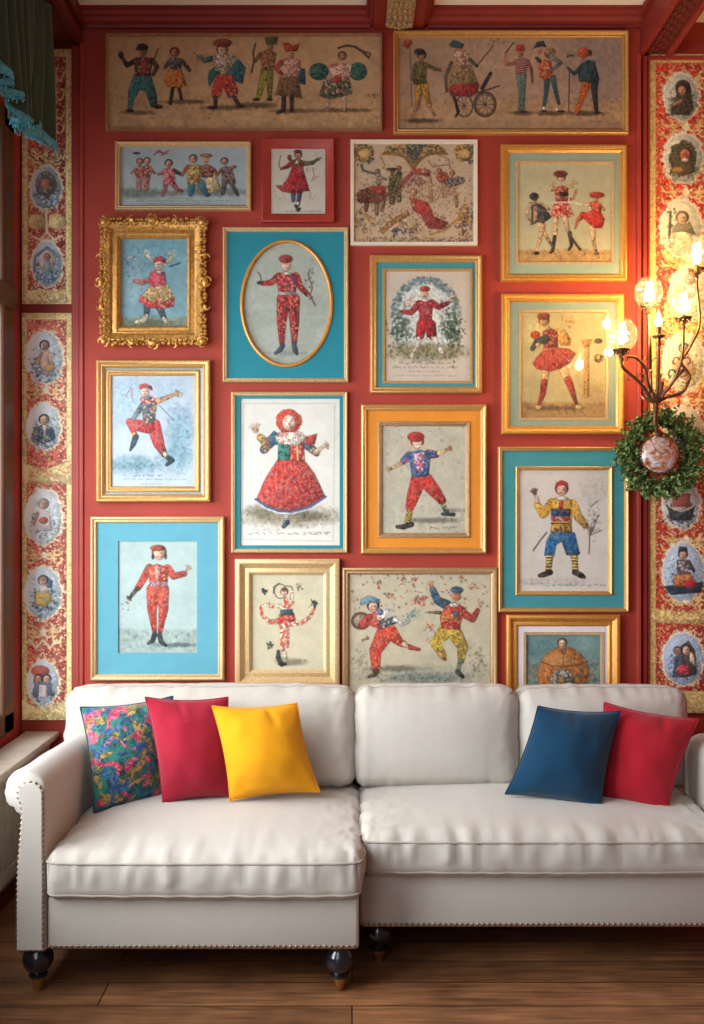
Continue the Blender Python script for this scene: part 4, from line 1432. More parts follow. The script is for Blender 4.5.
def medallion(c, cx, cy, rx, ry, kind, bg=(188, 204, 208), leaf=(84, 104, 120)):
    c.rough = .3
    c.E(CRM, cx, cy, rx + 2.2, ry + 2.4, rag=.16, line=0)
    c.E((240, 236, 220), cx, cy, rx + .6, ry + .8, rag=.14, line=.1)
    c.E(bg, cx, cy, rx - .6, ry - .6, rag=.06, line=.15).fleck([(214, 222, 222), (160, 180, 190)], 1.8, .35, .5)
    lf = [leaf, tuple(int(v * .7) for v in leaf), tuple(min(255, int(v * 1.35)) for v in leaf)]
    c.dabs(lf, 90, cx, cy + ry * .55, rx * .85, ry * .38, 1., .7)
    c.dabs(lf, 30, cx - rx * .5, cy + ry * .1, rx * .3, ry * .5, .9, .6)
    c.dabs(lf, 30, cx + rx * .5, cy + ry * .1, rx * .3, ry * .5, .9, .6)
    k = ry / 24.
    if kind == 'nude':
        c.L((206, 160, 130), cx + 1, cy - 4 * k, 4.2 * k, cx, cy + 6 * k, 4 * k, cx + 3 * k, cy + 15 * k, 2 * k)
        c.L((206, 160, 130), cx - 3 * k, cy - 4 * k, 1.6 * k, cx - 7 * k, cy + 5 * k, 1.4 * k)
        c.L((206, 160, 130), cx + 5 * k, cy - 3 * k, 1.6 * k, cx + 7 * k, cy + 6 * k, 1.4 * k)
        c.E((190, 140, 80), cx + 5 * k, cy + 9 * k, 5 * k, 3 * k)
        c.head(cx, cy - 11 * k, 4.2 * k, (214, 170, 140), (60, 66, 76))
    elif kind == 'bust':
        c.G((56, 84, 110), cx - 11 * k, cy + 12 * k, cx - 10 * k, cy + 2 * k, cx - 3 * k, cy - 2 * k, cx + 4 * k, cy - 2 * k, cx + 11 * k, cy + 3 * k, cx + 12 * k, cy + 12 * k, cx, cy + 18 * k)
        c.fleck([(206, 170, 90), (130, 150, 160), (40, 60, 84)], 1.8, .45, .8)
        c.G((226, 216, 196), cx - 2 * k, cy - 2 * k, cx + 3 * k, cy - 2 * k, cx + 1 * k, cy + 12 * k)
        c.head(cx, cy - 7 * k, 5 * k, (220, 176, 146), (74, 66, 60))
    elif kind == 'robe':
        c.G((214, 206, 200), cx - 6 * k, cy - 5 * k, cx + 5 * k, cy - 5 * k, cx + 8 * k, cy + 12 * k, cx - 8 * k, cy + 12 * k).fold(3, .15)
        c.E((200, 90, 70), cx, cy + 3 * k, 4 * k, 3 * k)
        c.L((206, 160, 130), cx - 5 * k, cy - 3 * k, 1.6 * k, cx - 9 * k, cy + 6 * k, 1.5 * k)
        c.head(cx, cy - 11 * k, 4.4 * k, (220, 180, 150), (150, 150, 146))
    elif kind == 'shawl':
        c.G((206, 172, 76), cx - 8 * k, cy + 10 * k, cx - 6 * k, cy - 1 * k, cx, cy - 5 * k, cx + 7 * k, cy, cx + 9 * k, cy + 8 * k, cx + 2 * k, cy + 13 * k).fold(3, .15, 30)
        c.E((226, 214, 200), cx + 1 * k, cy - 4 * k, 4 * k, 5 * k)
        c.G((70, 100, 124), cx + 3 * k, cy - 16 * k, cx + 9 * k, cy - 11 * k, cx + 8 * k, cy - 4 * k, cx + 3 * k, cy - 6 * k)
        c.head(cx, cy - 11 * k, 4.2 * k, (220, 176, 146), (86, 80, 76))
    elif kind == 'pair':
        c.G((96, 116, 140), cx - 11 * k, cy + 14 * k, cx - 9 * k, cy, cx, cy - 3 * k, cx + 9 * k, cy, cx + 11 * k, cy + 14 * k)
        c.G((226, 214, 206), cx - 4 * k, cy + 2 * k, cx + 4 * k, cy + 2 * k, cx + 5 * k, cy + 16 * k, cx - 5 * k, cy + 16 * k)
        c.E((206, 90, 66), cx - 3 * k, cy - 13 * k, 10 * k, 6 * k)
        c.head(cx - 5 * k, cy - 4 * k, 4.4 * k, (220, 170, 140), (96, 70, 60))
        c.head(cx + 4 * k, cy - 4 * k, 4.4 * k, (220, 176, 146), (60, 60, 74))
    elif kind == 'hood':
        c.G((70, 62, 50), cx - 11 * k, cy + 18 * k, cx - 5 * k, cy - 2 * k, cx + 1 * k, cy - 17 * k, cx + 10 * k, cy - 10 * k, cx + 13 * k, cy + 12 * k, cx + 8 * k, cy + 19 * k).fleck([(110, 90, 66), (44, 40, 40)], 1.8, .45, .7)
        c.E((60, 54, 46), cx + 2 * k, cy - 10 * k, 8 * k, 8 * k)
        c.head(cx + 1 * k, cy - 7 * k, 5 * k, (214, 150, 110), (50, 44, 40))
        c.L((190, 140, 100), cx, cy + 4 * k, 2 * k, cx - 8 * k, cy + 8 * k, 1.6 * k)
    elif kind == 'cloak':
        c.E((76, 72, 50), cx, cy - 1 * k, 14 * k, 16 * k, rag=.15).fleck([(110, 100, 70), (50, 50, 40)], 1.8, .5, .7)
        c.G((96, 84, 56), cx - 13 * k, cy + 14 * k, cx - 6 * k, cy + 2 * k, cx + 6 * k, cy + 2 * k, cx + 13 * k, cy + 14 * k, cx, cy + 18 * k)
        c.E((190, 140, 76), cx - 5 * k, cy + 12 * k, 6 * k, 3 * k)
        c.head(cx + 2 * k, cy - 3 * k, 6 * k, (206, 116, 84), (84, 70, 46))
        c.E((226, 206, 186), cx + 2 * k, cy + 2 * k, 3.6 * k, 2 * k, line=.2)
    elif kind == 'lily':
        c.L((100, 84, 60), cx - 10 * k, cy + 6 * k, 1.2 * k, cx - 9 * k, cy - 14 * k, 1. * k)
        c.dabs([(70, 66, 50)], 6, cx - 10 * k, cy - 15 * k, 5 * k, 3 * k, .9)
        c.G((226, 206, 160), cx - 7 * k, cy + 20 * k, cx - 4 * k, cy - 2 * k, cx + 6 * k, cy - 2 * k, cx + 12 * k, cy + 20 * k).fold(3, .12)
        c.G((130, 120, 96), cx - 8 * k, cy + 4 * k, cx - 4 * k, cy - 4 * k, cx + 8 * k, cy - 4 * k, cx + 13 * k, cy + 6 * k, cx + 2 * k, cy + 3 * k)
        c.head(cx + 1 * k, cy - 8 * k, 5 * k, (220, 180, 140), (110, 90, 60))
    elif kind == 'vessel':
        c.G((176, 96, 84), cx - 10 * k, cy - 12 * k, cx + 10 * k, cy - 12 * k, cx + 8 * k, cy + 2 * k, cx - 8 * k, cy + 2 * k).fold(4, .12)
        c.G((54, 62, 62), cx - 15 * k, cy, cx - 8 * k, cy + 6 * k, cx + 8 * k, cy + 6 * k, cx + 15 * k, cy, cx + 11 * k, cy + 16 * k, cx - 10 * k, cy + 16 * k).fleck([(90, 100, 100), (36, 40, 44)], 1.8, .5, .7)
        c.K((226, 200, 150), .8, cx - 12 * k, cy + 2 * k, cx, cy + 7 * k, cx + 12 * k, cy + 2 * k)
    elif kind == 'statue':
        c.G((40, 54, 66), cx - 16 * k, cy + 12 * k, cx + 17 * k, cy + 8 * k, cx + 15 * k, cy + 17 * k, cx - 10 * k, cy + 19 * k)
        c.G((196, 110, 60), cx - 8 * k, cy + 12 * k, cx - 7 * k, cy + 2 * k, cx + 8 * k, cy + 2 * k, cx + 9 * k, cy + 12 * k).fleck([(226, 170, 80), (120, 70, 50)], 1.8, .5)
        c.E((196, 44, 60), cx + 6 * k, cy + 10 * k, 5 * k, 3.5 * k, line=.2)
        c.G((110, 96, 96), cx - 5 * k, cy + 2 * k, cx - 5 * k, cy - 10 * k, cx + 5 * k, cy - 10 * k, cx + 7 * k, cy + 2 * k).fleck([(226, 216, 206), (70, 64, 66)], 1.8, .45)
        c.L((70, 64, 66), cx + 5 * k, cy - 8 * k, 1.6 * k, cx + 9 * k, cy - 1 * k, 1.3 * k)
        c.head(cx, cy - 14 * k, 3.6 * k, (200, 160, 130), (60, 56, 56))
        c.G((60, 60, 60), cx - 4 * k, cy - 17 * k, cx - 3 * k, cy - 21 * k, cx + 3 * k, cy - 21 * k, cx + 4 * k, cy - 17 * k)
    elif kind == 'couple':
        c.G((70, 84, 96), cx - 9 * k, cy + 17 * k, cx - 8 * k, cy - 2 * k, cx, cy - 6 * k, cx + 4 * k, cy + 17 * k).fleck([(110, 120, 130), (44, 54, 66)], 1.8, .5)
        c.G((74, 66, 60), cx - 2 * k, cy - 12 * k, cx + 5 * k, cy - 17 * k, cx + 11 * k, cy - 8 * k, cx + 13 * k, cy + 14 * k, cx + 3 * k, cy + 17 * k)
        c.G((214, 196, 150), cx + 6 * k, cy - 8 * k, cx + 10 * k, cy - 4 * k, cx + 12 * k, cy + 8 * k, cx + 6 * k, cy + 2 * k)
        c.E((190, 56, 66), cx, cy + 10 * k, 6 * k, 5 * k).fleck([(226, 120, 120)], 1.6, .3)
        c.head(cx + 3 * k, cy - 8 * k, 4 * k, (226, 186, 156), (60, 50, 46))
        c.head(cx - 5 * k, cy - 7 * k, 3.6 * k, (200, 150, 120), (66, 70, 80))
    elif kind == 'urn':
        c.E((120, 116, 100), cx, cy - 4 * k, 12 * k, 15 * k).fleck([(170, 160, 130), (80, 84, 84)], 1.6, .4)
        c.E((96, 110, 126), cx, cy - 2 * k, 9 * k, 11 * k)
        c.E((206, 120, 80), cx, cy - 4 * k, 6 * k, 7 * k)
        c.dabs([(226, 190, 120), (90, 100, 80)], 14, cx, cy + 3 * k, 5 * k, 4 * k, .9)
        c.dabs([(160, 196, 214), (200, 222, 230), (110, 150, 180)], 60, cx, cy + 14 * k, 15 * k, 6 * k, 1.1, .8, False)
    elif kind == 'niche':
        c.E((206, 176, 160), cx, cy - 4 * k, 9 * k, 12 * k)
        c.K((110, 130, 160), 1.6, cx - 14 * k, cy + 8 * k, cx - 13 * k, cy - 8 * k, cx, cy - 18 * k, cx + 13 * k, cy - 8 * k, cx + 14 * k, cy + 8 * k)
        c.L((130, 160, 160), cx, cy - 2 * k, 3.4 * k, cx, cy + 12 * k, 4.6 * k)
        c.head(cx, cy - 7 * k, 3.4 * k, (214, 170, 140), (120, 100, 80))
        c.E((110, 150, 196), cx, cy + 15 * k, 7 * k, 6 * k).fleck([(190, 214, 230), (80, 110, 160)], 1.6, .5)


def panel_left_upper():
    c = panel_ground(22, 49, 71.5, 304, 31, bot=14, top=8, red=(196, 66, 60))
    scroll(c, 46, 80, 18, 30)
    scroll(c, 46, 118, 18, 22)
    scroll(c, 46, 158, 20, 24)
    c.G((206, 176, 110), 30, 148, 46, 156, 64, 148, 60, 166, 46, 170, 33, 166, line=.1).fleck([(150, 50, 46), (236, 220, 170)], 1.7, .5)
    medallion(c, 46, 188, 15, 21, 'urn', (150, 170, 182))
    c.E((226, 196, 120), 37, 222, 9, 8, rag=.2, line=.2)
    c.E((226, 196, 120), 57, 222, 9, 8, rag=.2, line=.2)
    c.K(CRM, 1.3, 46, 214, 47, 232, 40, 240, 32, 236)
    c.K(CRM, 1.3, 47, 232, 54, 240, 62, 236)
    c.E(CRM, 46, 243, 8, 4, rag=.2, line=.2)
    medallion(c, 47, 264, 15, 22, 'niche', (170, 190, 206))
    c.G((220, 196, 126), 26, 302, 28, 292, 40, 288, 47, 292, 54, 288, 66, 292, 68, 302, line=.1).fleck([(170, 140, 80), (240, 226, 176)], 1.6, .4)
    return c


def panel_left_lower():
    c = panel_ground(22, 313, 71.5, 720, 32, border=5, bot=14, top=7, red=(206, 84, 70))
    scroll(c, 46, 390, 18, 14)
    medallion(c, 44.5, 358, 17.5, 26, 'nude', (186, 200, 208))
    medallion(c, 44, 427, 16, 23, 'bust', (196, 214, 222))
    c.G(GOLDP, 22, 462, 44, 470, 71, 460, 71, 484, 22, 484, line=.15).fleck([(170, 140, 80), (240, 226, 176), (196, 70, 56)], 1.6, .35, .6)
    medallion(c, 43.5, 517, 18, 27, 'robe', (200, 212, 212), (150, 160, 160))
    scroll(c, 44, 555, 18, 12)
    medallion(c, 43, 593, 17.5, 26, 'shawl', (176, 198, 206), (70, 94, 118))
    scroll(c, 43, 632, 18, 16)
    c.K(CRM, 1.2, 30, 640, 36, 648, 43, 640, 50, 648, 57, 640)
    medallion(c, 43, 683, 15, 22, 'pair', (190, 204, 214), (110, 130, 160))
    c.G(GOLDP, 22, 700, 34, 706, 44, 712, 54, 706, 66, 698, 71, 720, 22, 720, line=.15).fleck([(170, 140, 80), (240, 226, 176)], 1.6, .4, .6)
    return c


def panel_right():
    c = panel_ground(649.5, 54, 722, 713, 33, border=6.5, bot=22, top=9, red=(190, 50, 40))
    for y in (78, 126, 192, 255, 330, 400, 470, 540, 600):
        scroll(c, 686, y, 24, 16)
    for y, w in ((318, 30), (372, 30), (250, 28)):
        c.E((226, 186, 100), 690, y, w, 22, rag=.25, line=.1).fleck([(190, 130, 60), (240, 220, 160), (190, 60, 44)], 2, .5)
    medallion(c, 681, 97, 17, 23, 'hood', (186, 186, 160), (96, 90, 70))
    medallion(c, 683, 158, 19, 24, 'cloak', (196, 190, 160), (90, 84, 60))
    medallion(c, 681, 228, 20, 28, 'lily', (214, 200, 160), (120, 110, 80))
    medallion(c, 690, 292, 20, 26, 'robe', (220, 200, 150), (150, 130, 90))
    medallion(c, 684, 362, 20, 28, 'nude', (220, 200, 150), (150, 130, 90))
    medallion(c, 684, 432, 20, 26, 'bust', (214, 196, 150), (130, 120, 90))
    medallion(c, 681, 505, 18, 23, 'vessel', (196, 190, 180), (70, 76, 76))
    medallion(c, 683, 572, 20, 29, 'statue', (170, 190, 206), (96, 120, 140))
    c.G(GOLDP, 650, 608, 684, 612, 722, 606, 722, 622, 684, 624, 650, 622, line=.1).fleck([(170, 140, 80), (240, 226, 176), (190, 60, 50)], 1.6, .4, .6)
    medallion(c, 683, 659, 20, 26, 'couple', (160, 178, 200), (96, 116, 140))
    c.G(GOLDP, 650, 690, 684, 700, 722, 690, 722, 713, 650, 713, line=.1).fleck([(170, 140, 80), (240, 226, 176)], 1.6, .4, .6)
    return c

# ================================================================ materials
M = {}
M['wall'] = mat('red_plaster', (160, 58, 44), .62, nscale=3, namt=.1, bump=.12, bscale=90, spec=.3)
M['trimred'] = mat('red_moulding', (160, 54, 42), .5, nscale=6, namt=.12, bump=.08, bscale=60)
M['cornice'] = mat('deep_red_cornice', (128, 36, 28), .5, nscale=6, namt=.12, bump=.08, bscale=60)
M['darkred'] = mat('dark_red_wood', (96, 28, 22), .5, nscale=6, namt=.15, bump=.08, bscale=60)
M['ceil'] = mat('ceiling_paint', (232, 220, 204), .8, nscale=2, namt=.03)
M['gold'] = mat('gilt', (200, 152, 88), .34, .4, nscale=90, namt=.14, bump=.12, bscale=400, spec=.5)
M['goldpale'] = mat('pale_gilt', (206, 172, 122), .4, .3, nscale=90, namt=.14, bump=.12, bscale=400)
M['goldrich'] = mat('rich_gilt', (198, 144, 72), .28, .5, nscale=60, namt=.3, bump=.2, bscale=300)
M['goldor'] = mat('orange_gilt', (206, 144, 66), .34, .4, nscale=80, namt=.14, bump=.12, bscale=400)
M['golddark'] = mat('aged_gilt', (176, 140, 98), .38, .35, nscale=80, namt=.14, bump=.12, bscale=400)
M['greyslip'] = mat('grey_slip', (150, 156, 152), .6, nscale=80, namt=.15, bump=.2)
M['woodred'] = mat('red_frame_paint', (160, 50, 36), .42, nscale=20, namt=.15, bump=.15, bscale=80)
M['woodtan'] = mat('tan_frame_wood', (150, 106, 72), .5, nscale=30, namt=.2, bump=.25, bscale=120)
M['slip'] = mat('cream_slip', (222, 208, 186), .6, nscale=40, namt=.06)
M['teal'] = mat('turquoise_mount', (20, 124, 138), .75, nscale=14, namt=.04)
M['sky'] = mat('sky_blue_mount', (86, 152, 168), .75, nscale=14, namt=.04)
M['sea'] = mat('sea_green_mount', (58, 134, 138), .75, nscale=14, namt=.06)
M['sage'] = mat('sage_mount', (142, 158, 138), .75, nscale=14, namt=.06)
M['orange'] = mat('orange_mount', (214, 132, 30), .7, nscale=14, namt=.05)
M['lilac'] = mat('pale_mount', (216, 206, 210), .75, nscale=14, namt=.04)
M['print'] = painted('pigment')
M['panelpaint'] = painted('panel_pigment', .5, .4)
M['pane'] = glass('picture_glass', gloss=.05)
M['linen'] = fabric('oatmeal_linen', (187, 179, 168), wr=.1, namt=.05)
M['linen_edge'] = fabric('linen_piping', (170, 158, 144), wr=.05)
M['nail'] = mat('antique_nail', (150, 122, 96), .28, .75, nscale=40, namt=.2)
M['ebony'] = mat('black_lacquer', (24, 24, 32), .18, nscale=20, namt=.1, coat=.5)
M['brass'] = mat('brass', (176, 134, 72), .3, .9, nscale=40, namt=.2)
M['bronze'] = mat('aged_bronze', (132, 102, 74), .32, .85, nscale=50, namt=.35, bump=.3, bscale=180)
M['crimson'] = fabric('crimson_cotton', (150, 20, 42), wr=.08, sheen=.15)
M['scarlet'] = fabric('scarlet_cotton', (160, 20, 36), wr=.08, sheen=.15)
M['yellow'] = fabric('mustard_cotton', (222, 150, 12), wr=.08, sheen=.1)
M['blue'] = fabric('petrol_velvet', (4, 50, 76), wr=.08, sheen=.2)
M['brownwood'] = mat('brown_window_wood', (88, 54, 32), .42, nscale=3, namt=.3, bump=.1, bscale=30, stretch=(8, 8, .8))
M['radiator'] = mat('grey_beige_enamel', (184, 170, 152), .5, nscale=10, namt=.08)
M['sillwood'] = mat('weathered_sill', (196, 182, 164), .5, nscale=12, namt=.12, bump=.1)
M['curtain'] = fabric('moss_green_velvet', (58, 72, 56), wr=.2, sheen=.3, namt=.2)
M['fringe'] = mat('turquoise_fringe', (84, 158, 174), .7, nscale=60, namt=.3, bump=.4, bscale=150)
M['plaster'] = mat('gilded_plaster', (168, 138, 98), .5, .2, nscale=60, namt=.3, bump=.4, bscale=200)
M['winglass'] = glass('window_glass', gloss=.03, top=.15)
M['globe'] = glass('globe_glass', tint=(1, .97, .92), gloss=.10, haze=.025)
M['stem'] = mat('wreath_twig', (70, 52, 34), .8)


def leaf_mat():
    m, nt, b = new_mat('box_leaf')
    oi = nt.nodes.new('ShaderNodeTexCoord')
    n = nt.nodes.new('ShaderNodeTexNoise')
    n.inputs['Scale'].default_value = 70
    nt.links.new(oi.outputs['Object'], n.inputs['Vector'])
    r = nt.nodes.new('ShaderNodeValToRGB')
    e = r.color_ramp.elements
    e[0].position, e[1].position = .3, .72
    e[0].color = (*lin((44, 66, 34)), 1)
    e[1].color = (*lin((168, 176, 96)), 1)
    x = e.new(.5)
    x.color = (*lin((84, 112, 54)), 1)
    nt.links.new(n.outputs['Fac'], r.inputs['Fac'])
    nt.links.new(r.outputs['Color'], b.inputs['Base Color'])
    b.inputs['Roughness'].default_value = .5
    return m


def floor_mat():
    m, nt, b = new_mat('old_floorboards')
    tc = nt.nodes.new('ShaderNodeTexCoord')
    br = nt.nodes.new('ShaderNodeTexBrick')
    br.offset = .37
    br.inputs['Scale'].default_value = 1
    br.inputs['Brick Width'].default_value = 2.3
    br.inputs['Row Height'].default_value = .155
    br.inputs['Mortar Size'].default_value = .0028
    br.inputs['Mortar Smooth'].default_value = .3
    br.inputs['Color1'].default_value = (*lin((156, 110, 74)), 1)
    br.inputs['Color2'].default_value = (*lin((118, 82, 54)), 1)
    br.inputs['Mortar'].default_value = (*lin((38, 24, 16)), 1)
    nt.links.new(tc.outputs['Object'], br.inputs['Vector'])
    mp = nt.nodes.new('ShaderNodeMapping')
    mp.inputs['Scale'].default_value = (1.6, 26, 1)
    nt.links.new(tc.outputs['Object'], mp.inputs['Vector'])
    n = nt.nodes.new('ShaderNodeTexNoise')
    n.inputs['Scale'].default_value = 2.2
    n.inputs['Detail'].default_value = 8
    n.inputs['Distortion'].default_value = .8
    nt.links.new(mp.outputs['Vector'], n.inputs['Vector'])
    r = nt.nodes.new('ShaderNodeValToRGB')
    r.color_ramp.elements[0].position = .32
    r.color_ramp.elements[1].position = .68
    r.color_ramp.elements[0].color = (.42, .38, .36, 1)
    r.color_ramp.elements[1].color = (1.1, 1.05, 1, 1)
    nt.links.new(n.outputs['Fac'], r.inputs['Fac'])
    mx = nt.nodes.new('ShaderNodeMixRGB')
    mx.blend_type = 'MULTIPLY'
    mx.inputs['Fac'].default_value = .9
    nt.links.new(br.outputs['Color'], mx.inputs['Color1'])
    nt.links.new(r.outputs['Color'], mx.inputs['Color2'])
    n2 = nt.nodes.new('ShaderNodeTexNoise')
    n2.inputs['Scale'].default_value = 5
    n2.inputs['Detail'].default_value = 4
    nt.links.new(tc.outputs['Object'], n2.inputs['Vector'])
    r2 = nt.nodes.new('ShaderNodeValToRGB')
    r2.color_ramp.elements[0].position = .35
    r2.color_ramp.elements[1].position = .65
    r2.color_ramp.elements[0].color = (.62, .6, .58, 1)
    r2.color_ramp.elements[1].color = (1.1, 1.08, 1.05, 1)
    nt.links.new(n2.outputs['Fac'], r2.inputs['Fac'])
    mx2 = nt.nodes.new('ShaderNodeMixRGB')
    mx2.blend_type = 'MULTIPLY'
    mx2.inputs['Fac'].default_value = .8
    nt.links.new(mx.outputs['Color'], mx2.inputs['Color1'])
    nt.links.new(r2.outputs['Color'], mx2.inputs['Color2'])
    nt.links.new(mx2.outputs['Color'], b.inputs['Base Color'])
    rr = nt.nodes.new('ShaderNodeMapRange')
    rr.inputs['To Min'].default_value = .28
    rr.inputs['To Max'].default_value = .6
    nt.links.new(n.outputs['Fac'], rr.inputs['Value'])
    nt.links.new(rr.outputs['Result'], b.inputs['Roughness'])
    bp = nt.nodes.new('ShaderNodeBump')
    bp.inputs['Strength'].default_value = .25
    bp.inputs['Distance'].default_value = .006
    nt.links.new(mx.outputs['Color'], bp.inputs['Height'])
    nt.links.new(bp.outputs['Normal'], b.inputs['Normal'])
    return m


def ball_mat():
    m, nt, b = new_mat('mercury_glass')
    tc = nt.nodes.new('ShaderNodeTexCoord')
    n = nt.nodes.new('ShaderNodeTexNoise')
    n.inputs['Scale'].default_value = 26
    n.inputs['Detail'].default_value = 5
    n.inputs['Distortion'].default_value = 1.2
    nt.links.new(tc.outputs['Object'], n.inputs['Vector'])
    r = nt.nodes.new('ShaderNodeValToRGB')
    e = r.color_ramp.elements
    e[0].position, e[1].position = .34, .68
    e[0].color = (*lin((120, 66, 40)), 1)
    e[1].color = (*lin((206, 212, 232)), 1)
    x = e.new(.47)
    x.color = (*lin((190, 132, 96)), 1)
    x = e.new(.56)
    x.color = (*lin((196, 176, 166)), 1)
    nt.links.new(n.outputs['Fac'], r.inputs['Fac'])
    nt.links.new(r.outputs['Color'], b.inputs['Base Color'])
    b.inputs['Metallic'].default_value = .12
    b.inputs['Roughness'].default_value = .25
    return m


def flame_mat():
    m = bpy.data.materials.new('lit_bulb')
    m.use_nodes = True
    nt = m.node_tree
    nt.nodes.clear()
    out = nt.nodes.new('ShaderNodeOutputMaterial')
    e = nt.nodes.new('ShaderNodeEmission')
    tc = nt.nodes.new('ShaderNodeTexCoord')
    n = nt.nodes.new('ShaderNodeTexNoise')
    n.inputs['Scale'].default_value = 30
    nt.links.new(tc.outputs['Object'], n.inputs['Vector'])
    r = nt.nodes.new('ShaderNodeValToRGB')
    r.color_ramp.elements[0].color = (1, .72, .38, 1)
    r.color_ramp.elements[1].color = (1, .84, .56, 1)
    nt.links.new(n.outputs['Fac'], r.inputs['Fac'])
    nt.links.new(r.outputs['Color'], e.inputs['Color'])
    e.inputs['Strength'].default_value = 26
    t = nt.nodes.new('ShaderNodeBsdfTransparent')
    a = nt.nodes.new('ShaderNodeAddShader')
    nt.links.new(e.outputs[0], a.inputs[0])
    nt.links.new(t.outputs[0], a.inputs[1])
    nt.links.new(a.outputs[0], out.inputs['Surface'])
    return m


M['leaf'] = leaf_mat()
M['floor'] = floor_mat()
M['ball'] = ball_mat()
M['bulb'] = flame_mat()

# ================================================================ setting
XL, XR = -1.55, 2.35
ZC = 3.945
struct(MB().box(XL - .25, XR + .1, -.6, 4.6, -.1, 0).build('floor', M['floor']))
struct(MB().box(XL - .25, XR + .1, .2, 4.6, ZC + .12, ZC + .2).build('ceiling', M['ceil']))
# back wall: a middle field standing 5 cm in front of the two side bays
w = MB().box(-1.255, 1.335, YW, 4.5, 0, ZC + .12)
w.box(XL - .2, -1.255, YB, 4.5, 0, ZC + .12).box(1.335, XR + .1, YB, 4.5, 0, ZC + .12)
struct(w.build('wall_back', M['wall']))
# left wall with a tall window opening
wy0, wy1, wz0, wz1 = 1.5, 4.21, .66, 3.45
w = MB().box(XL - .2, XL, .2, YB, 0, wz0).box(XL - .2, XL, .2, YB, wz1, ZC + .12).box(XL - .2, XL, wy1, YB, wz0, wz1).box(XL - .2, XL, .2, wy0, wz0, wz1)
struct(w.build('wall_left', M['wall']))
struct(MB().box(XR, XR + .1, 2.2, YB, 0, ZC + .12).build('wall_right', M['wall']))
wf = MB()
ys = [wy0, 2.45, 3.38, wy1]
fx0, fx1 = XL - .1, XL + .02
for y in ys:
    a, b_ = (y, y + .09) if y == wy0 else ((y - .13, y) if y == wy1 else (y - .06, y + .06))
    wf.bbox(fx0, fx1, a, b_, wz0, wz1, .012)
for z, h in ((wz0, .1), (2.56, .1), (wz1 - .1, .1)):
    wf.bbox(fx0, fx1 + (.015 if z == 2.56 else 0), wy0, wy1, z, z + h, .012)
wfo = struct(wf.build('window_1', M['brownwood'], smooth=False))
gl = MB()
for a, b_ in zip(ys[:-1], ys[1:]):
    gl.box(XL - .008, XL - .004, a + .05, b_ - .05, wz0 + .08, wz1 - .08)
struct(gl.build('window_pane', M['winglass'], wfo))

# ceiling panels, cornice and beams
struct(MB().box(XL, XR, .2, YB, ZC, ZC + .12).build('trim_1', M['ceil']))      # plaster field between the beams


def sweep_profile(name, prof, x0, x1, m):
    """extrude a (y,z) outline along x"""
    b = MB()
    n = len(prof)
    vs = [(x0, y, z) for y, z in prof] + [(x1, y, z) for y, z in prof]
    fs = [(i, (i + 1) % n, n + (i + 1) % n, n + i) for i in range(n)] + [tuple(range(n - 1, -1, -1)), tuple(range(n, 2 * n))]
    b.add(vs, fs)
    return struct(b.build(name, m))


corn = [(4.3, 3.888), (4.288, 3.888), (4.284, 3.9), (4.262, 3.905), (4.25, 3.918), (4.232, 3.922), (4.222, 3.934), (4.2, 3.938), (4.2, ZC), (4.3, ZC)]
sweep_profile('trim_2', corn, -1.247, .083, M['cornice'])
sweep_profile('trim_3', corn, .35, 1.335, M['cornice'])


def beam(name, x0, x1, z, m, step=.018, mould=True):
    b = MB()
    b.bbox(x0 + step, x1 - step, .3, YW, z, ZC, .004)
    if mould:
        b.bbox(x0, x0 + step * 2, .3, YW, z + .012, z + .035, .005)
        b.bbox(x1 - step * 2, x1, .3, YW, z + .012, z + .035, .005)
        b.bbox(x0 - step, x0 + step * 2, .3, YW, ZC - .03, ZC, .006)
        b.bbox(x1 - step * 2, x1 + step, .3, YW, ZC - .03, ZC, .006)
    return struct(b.build(name, m))


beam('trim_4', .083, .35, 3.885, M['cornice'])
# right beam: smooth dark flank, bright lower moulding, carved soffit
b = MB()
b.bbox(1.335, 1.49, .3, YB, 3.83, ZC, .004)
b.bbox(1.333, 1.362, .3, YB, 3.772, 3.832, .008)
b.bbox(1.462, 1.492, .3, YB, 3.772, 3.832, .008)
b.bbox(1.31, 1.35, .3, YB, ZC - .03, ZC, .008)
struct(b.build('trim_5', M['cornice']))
b = MB()
b.box(1.36, 1.464, .3, YB, 3.79, 3.835)
for i in range(60):
    y = 4.32 - i * .05
    for k in range(3):
        b.sphere((1.385 + k * .026, y + (k % 2) * .02, 3.788), .012, 6, 4, sc_=(1, 1.4, .7))
struct(b.build('trim_6', M['darkred'], smooth=True, auto=40))
struct(MB().bbox(1.335, 1.72, YB - .03, YB, 3.755, 3.776, .004).build('trim_7', M['trimred']))
# left soffit over the window bay
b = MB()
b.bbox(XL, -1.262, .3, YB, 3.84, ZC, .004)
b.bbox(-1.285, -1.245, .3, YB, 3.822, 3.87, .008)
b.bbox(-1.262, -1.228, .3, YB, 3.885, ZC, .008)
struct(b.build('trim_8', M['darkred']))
# upright mouldings where the middle field meets the bays
b = MB()
for x0, x1, d in ((-1.262, -1.243, .008), (-1.306, -1.27, .03)):
    b.bbox(x0, x1, YW - d if x0 > -1.265 else YB - d, YB, 0, 3.822, .004)
struct(b.build('trim_9', M['trimred']))
b = MB()
for x0, x1, y in ((1.318, 1.338, YW - .012), (1.352, 1.372, YB - .04), (1.378, 1.388, YB - .03), (1.394, 1.402, YB - .02)):
    b.bbox(x0, x1, y, YB, 0, 3.772, .004)
struct(b.build('trim_10', M['trimred']))
b = MB()
b.bbox(-1.255, 1.335, YW - .02, YW, 0, .16, .006)
struct(b.build('baseboard_back', M['darkred']))
b = MB()
b.bbox(XL, XL + .02, .2, YB, 0, .14, .006)
struct(b.build('baseboard_left', M['darkred']))

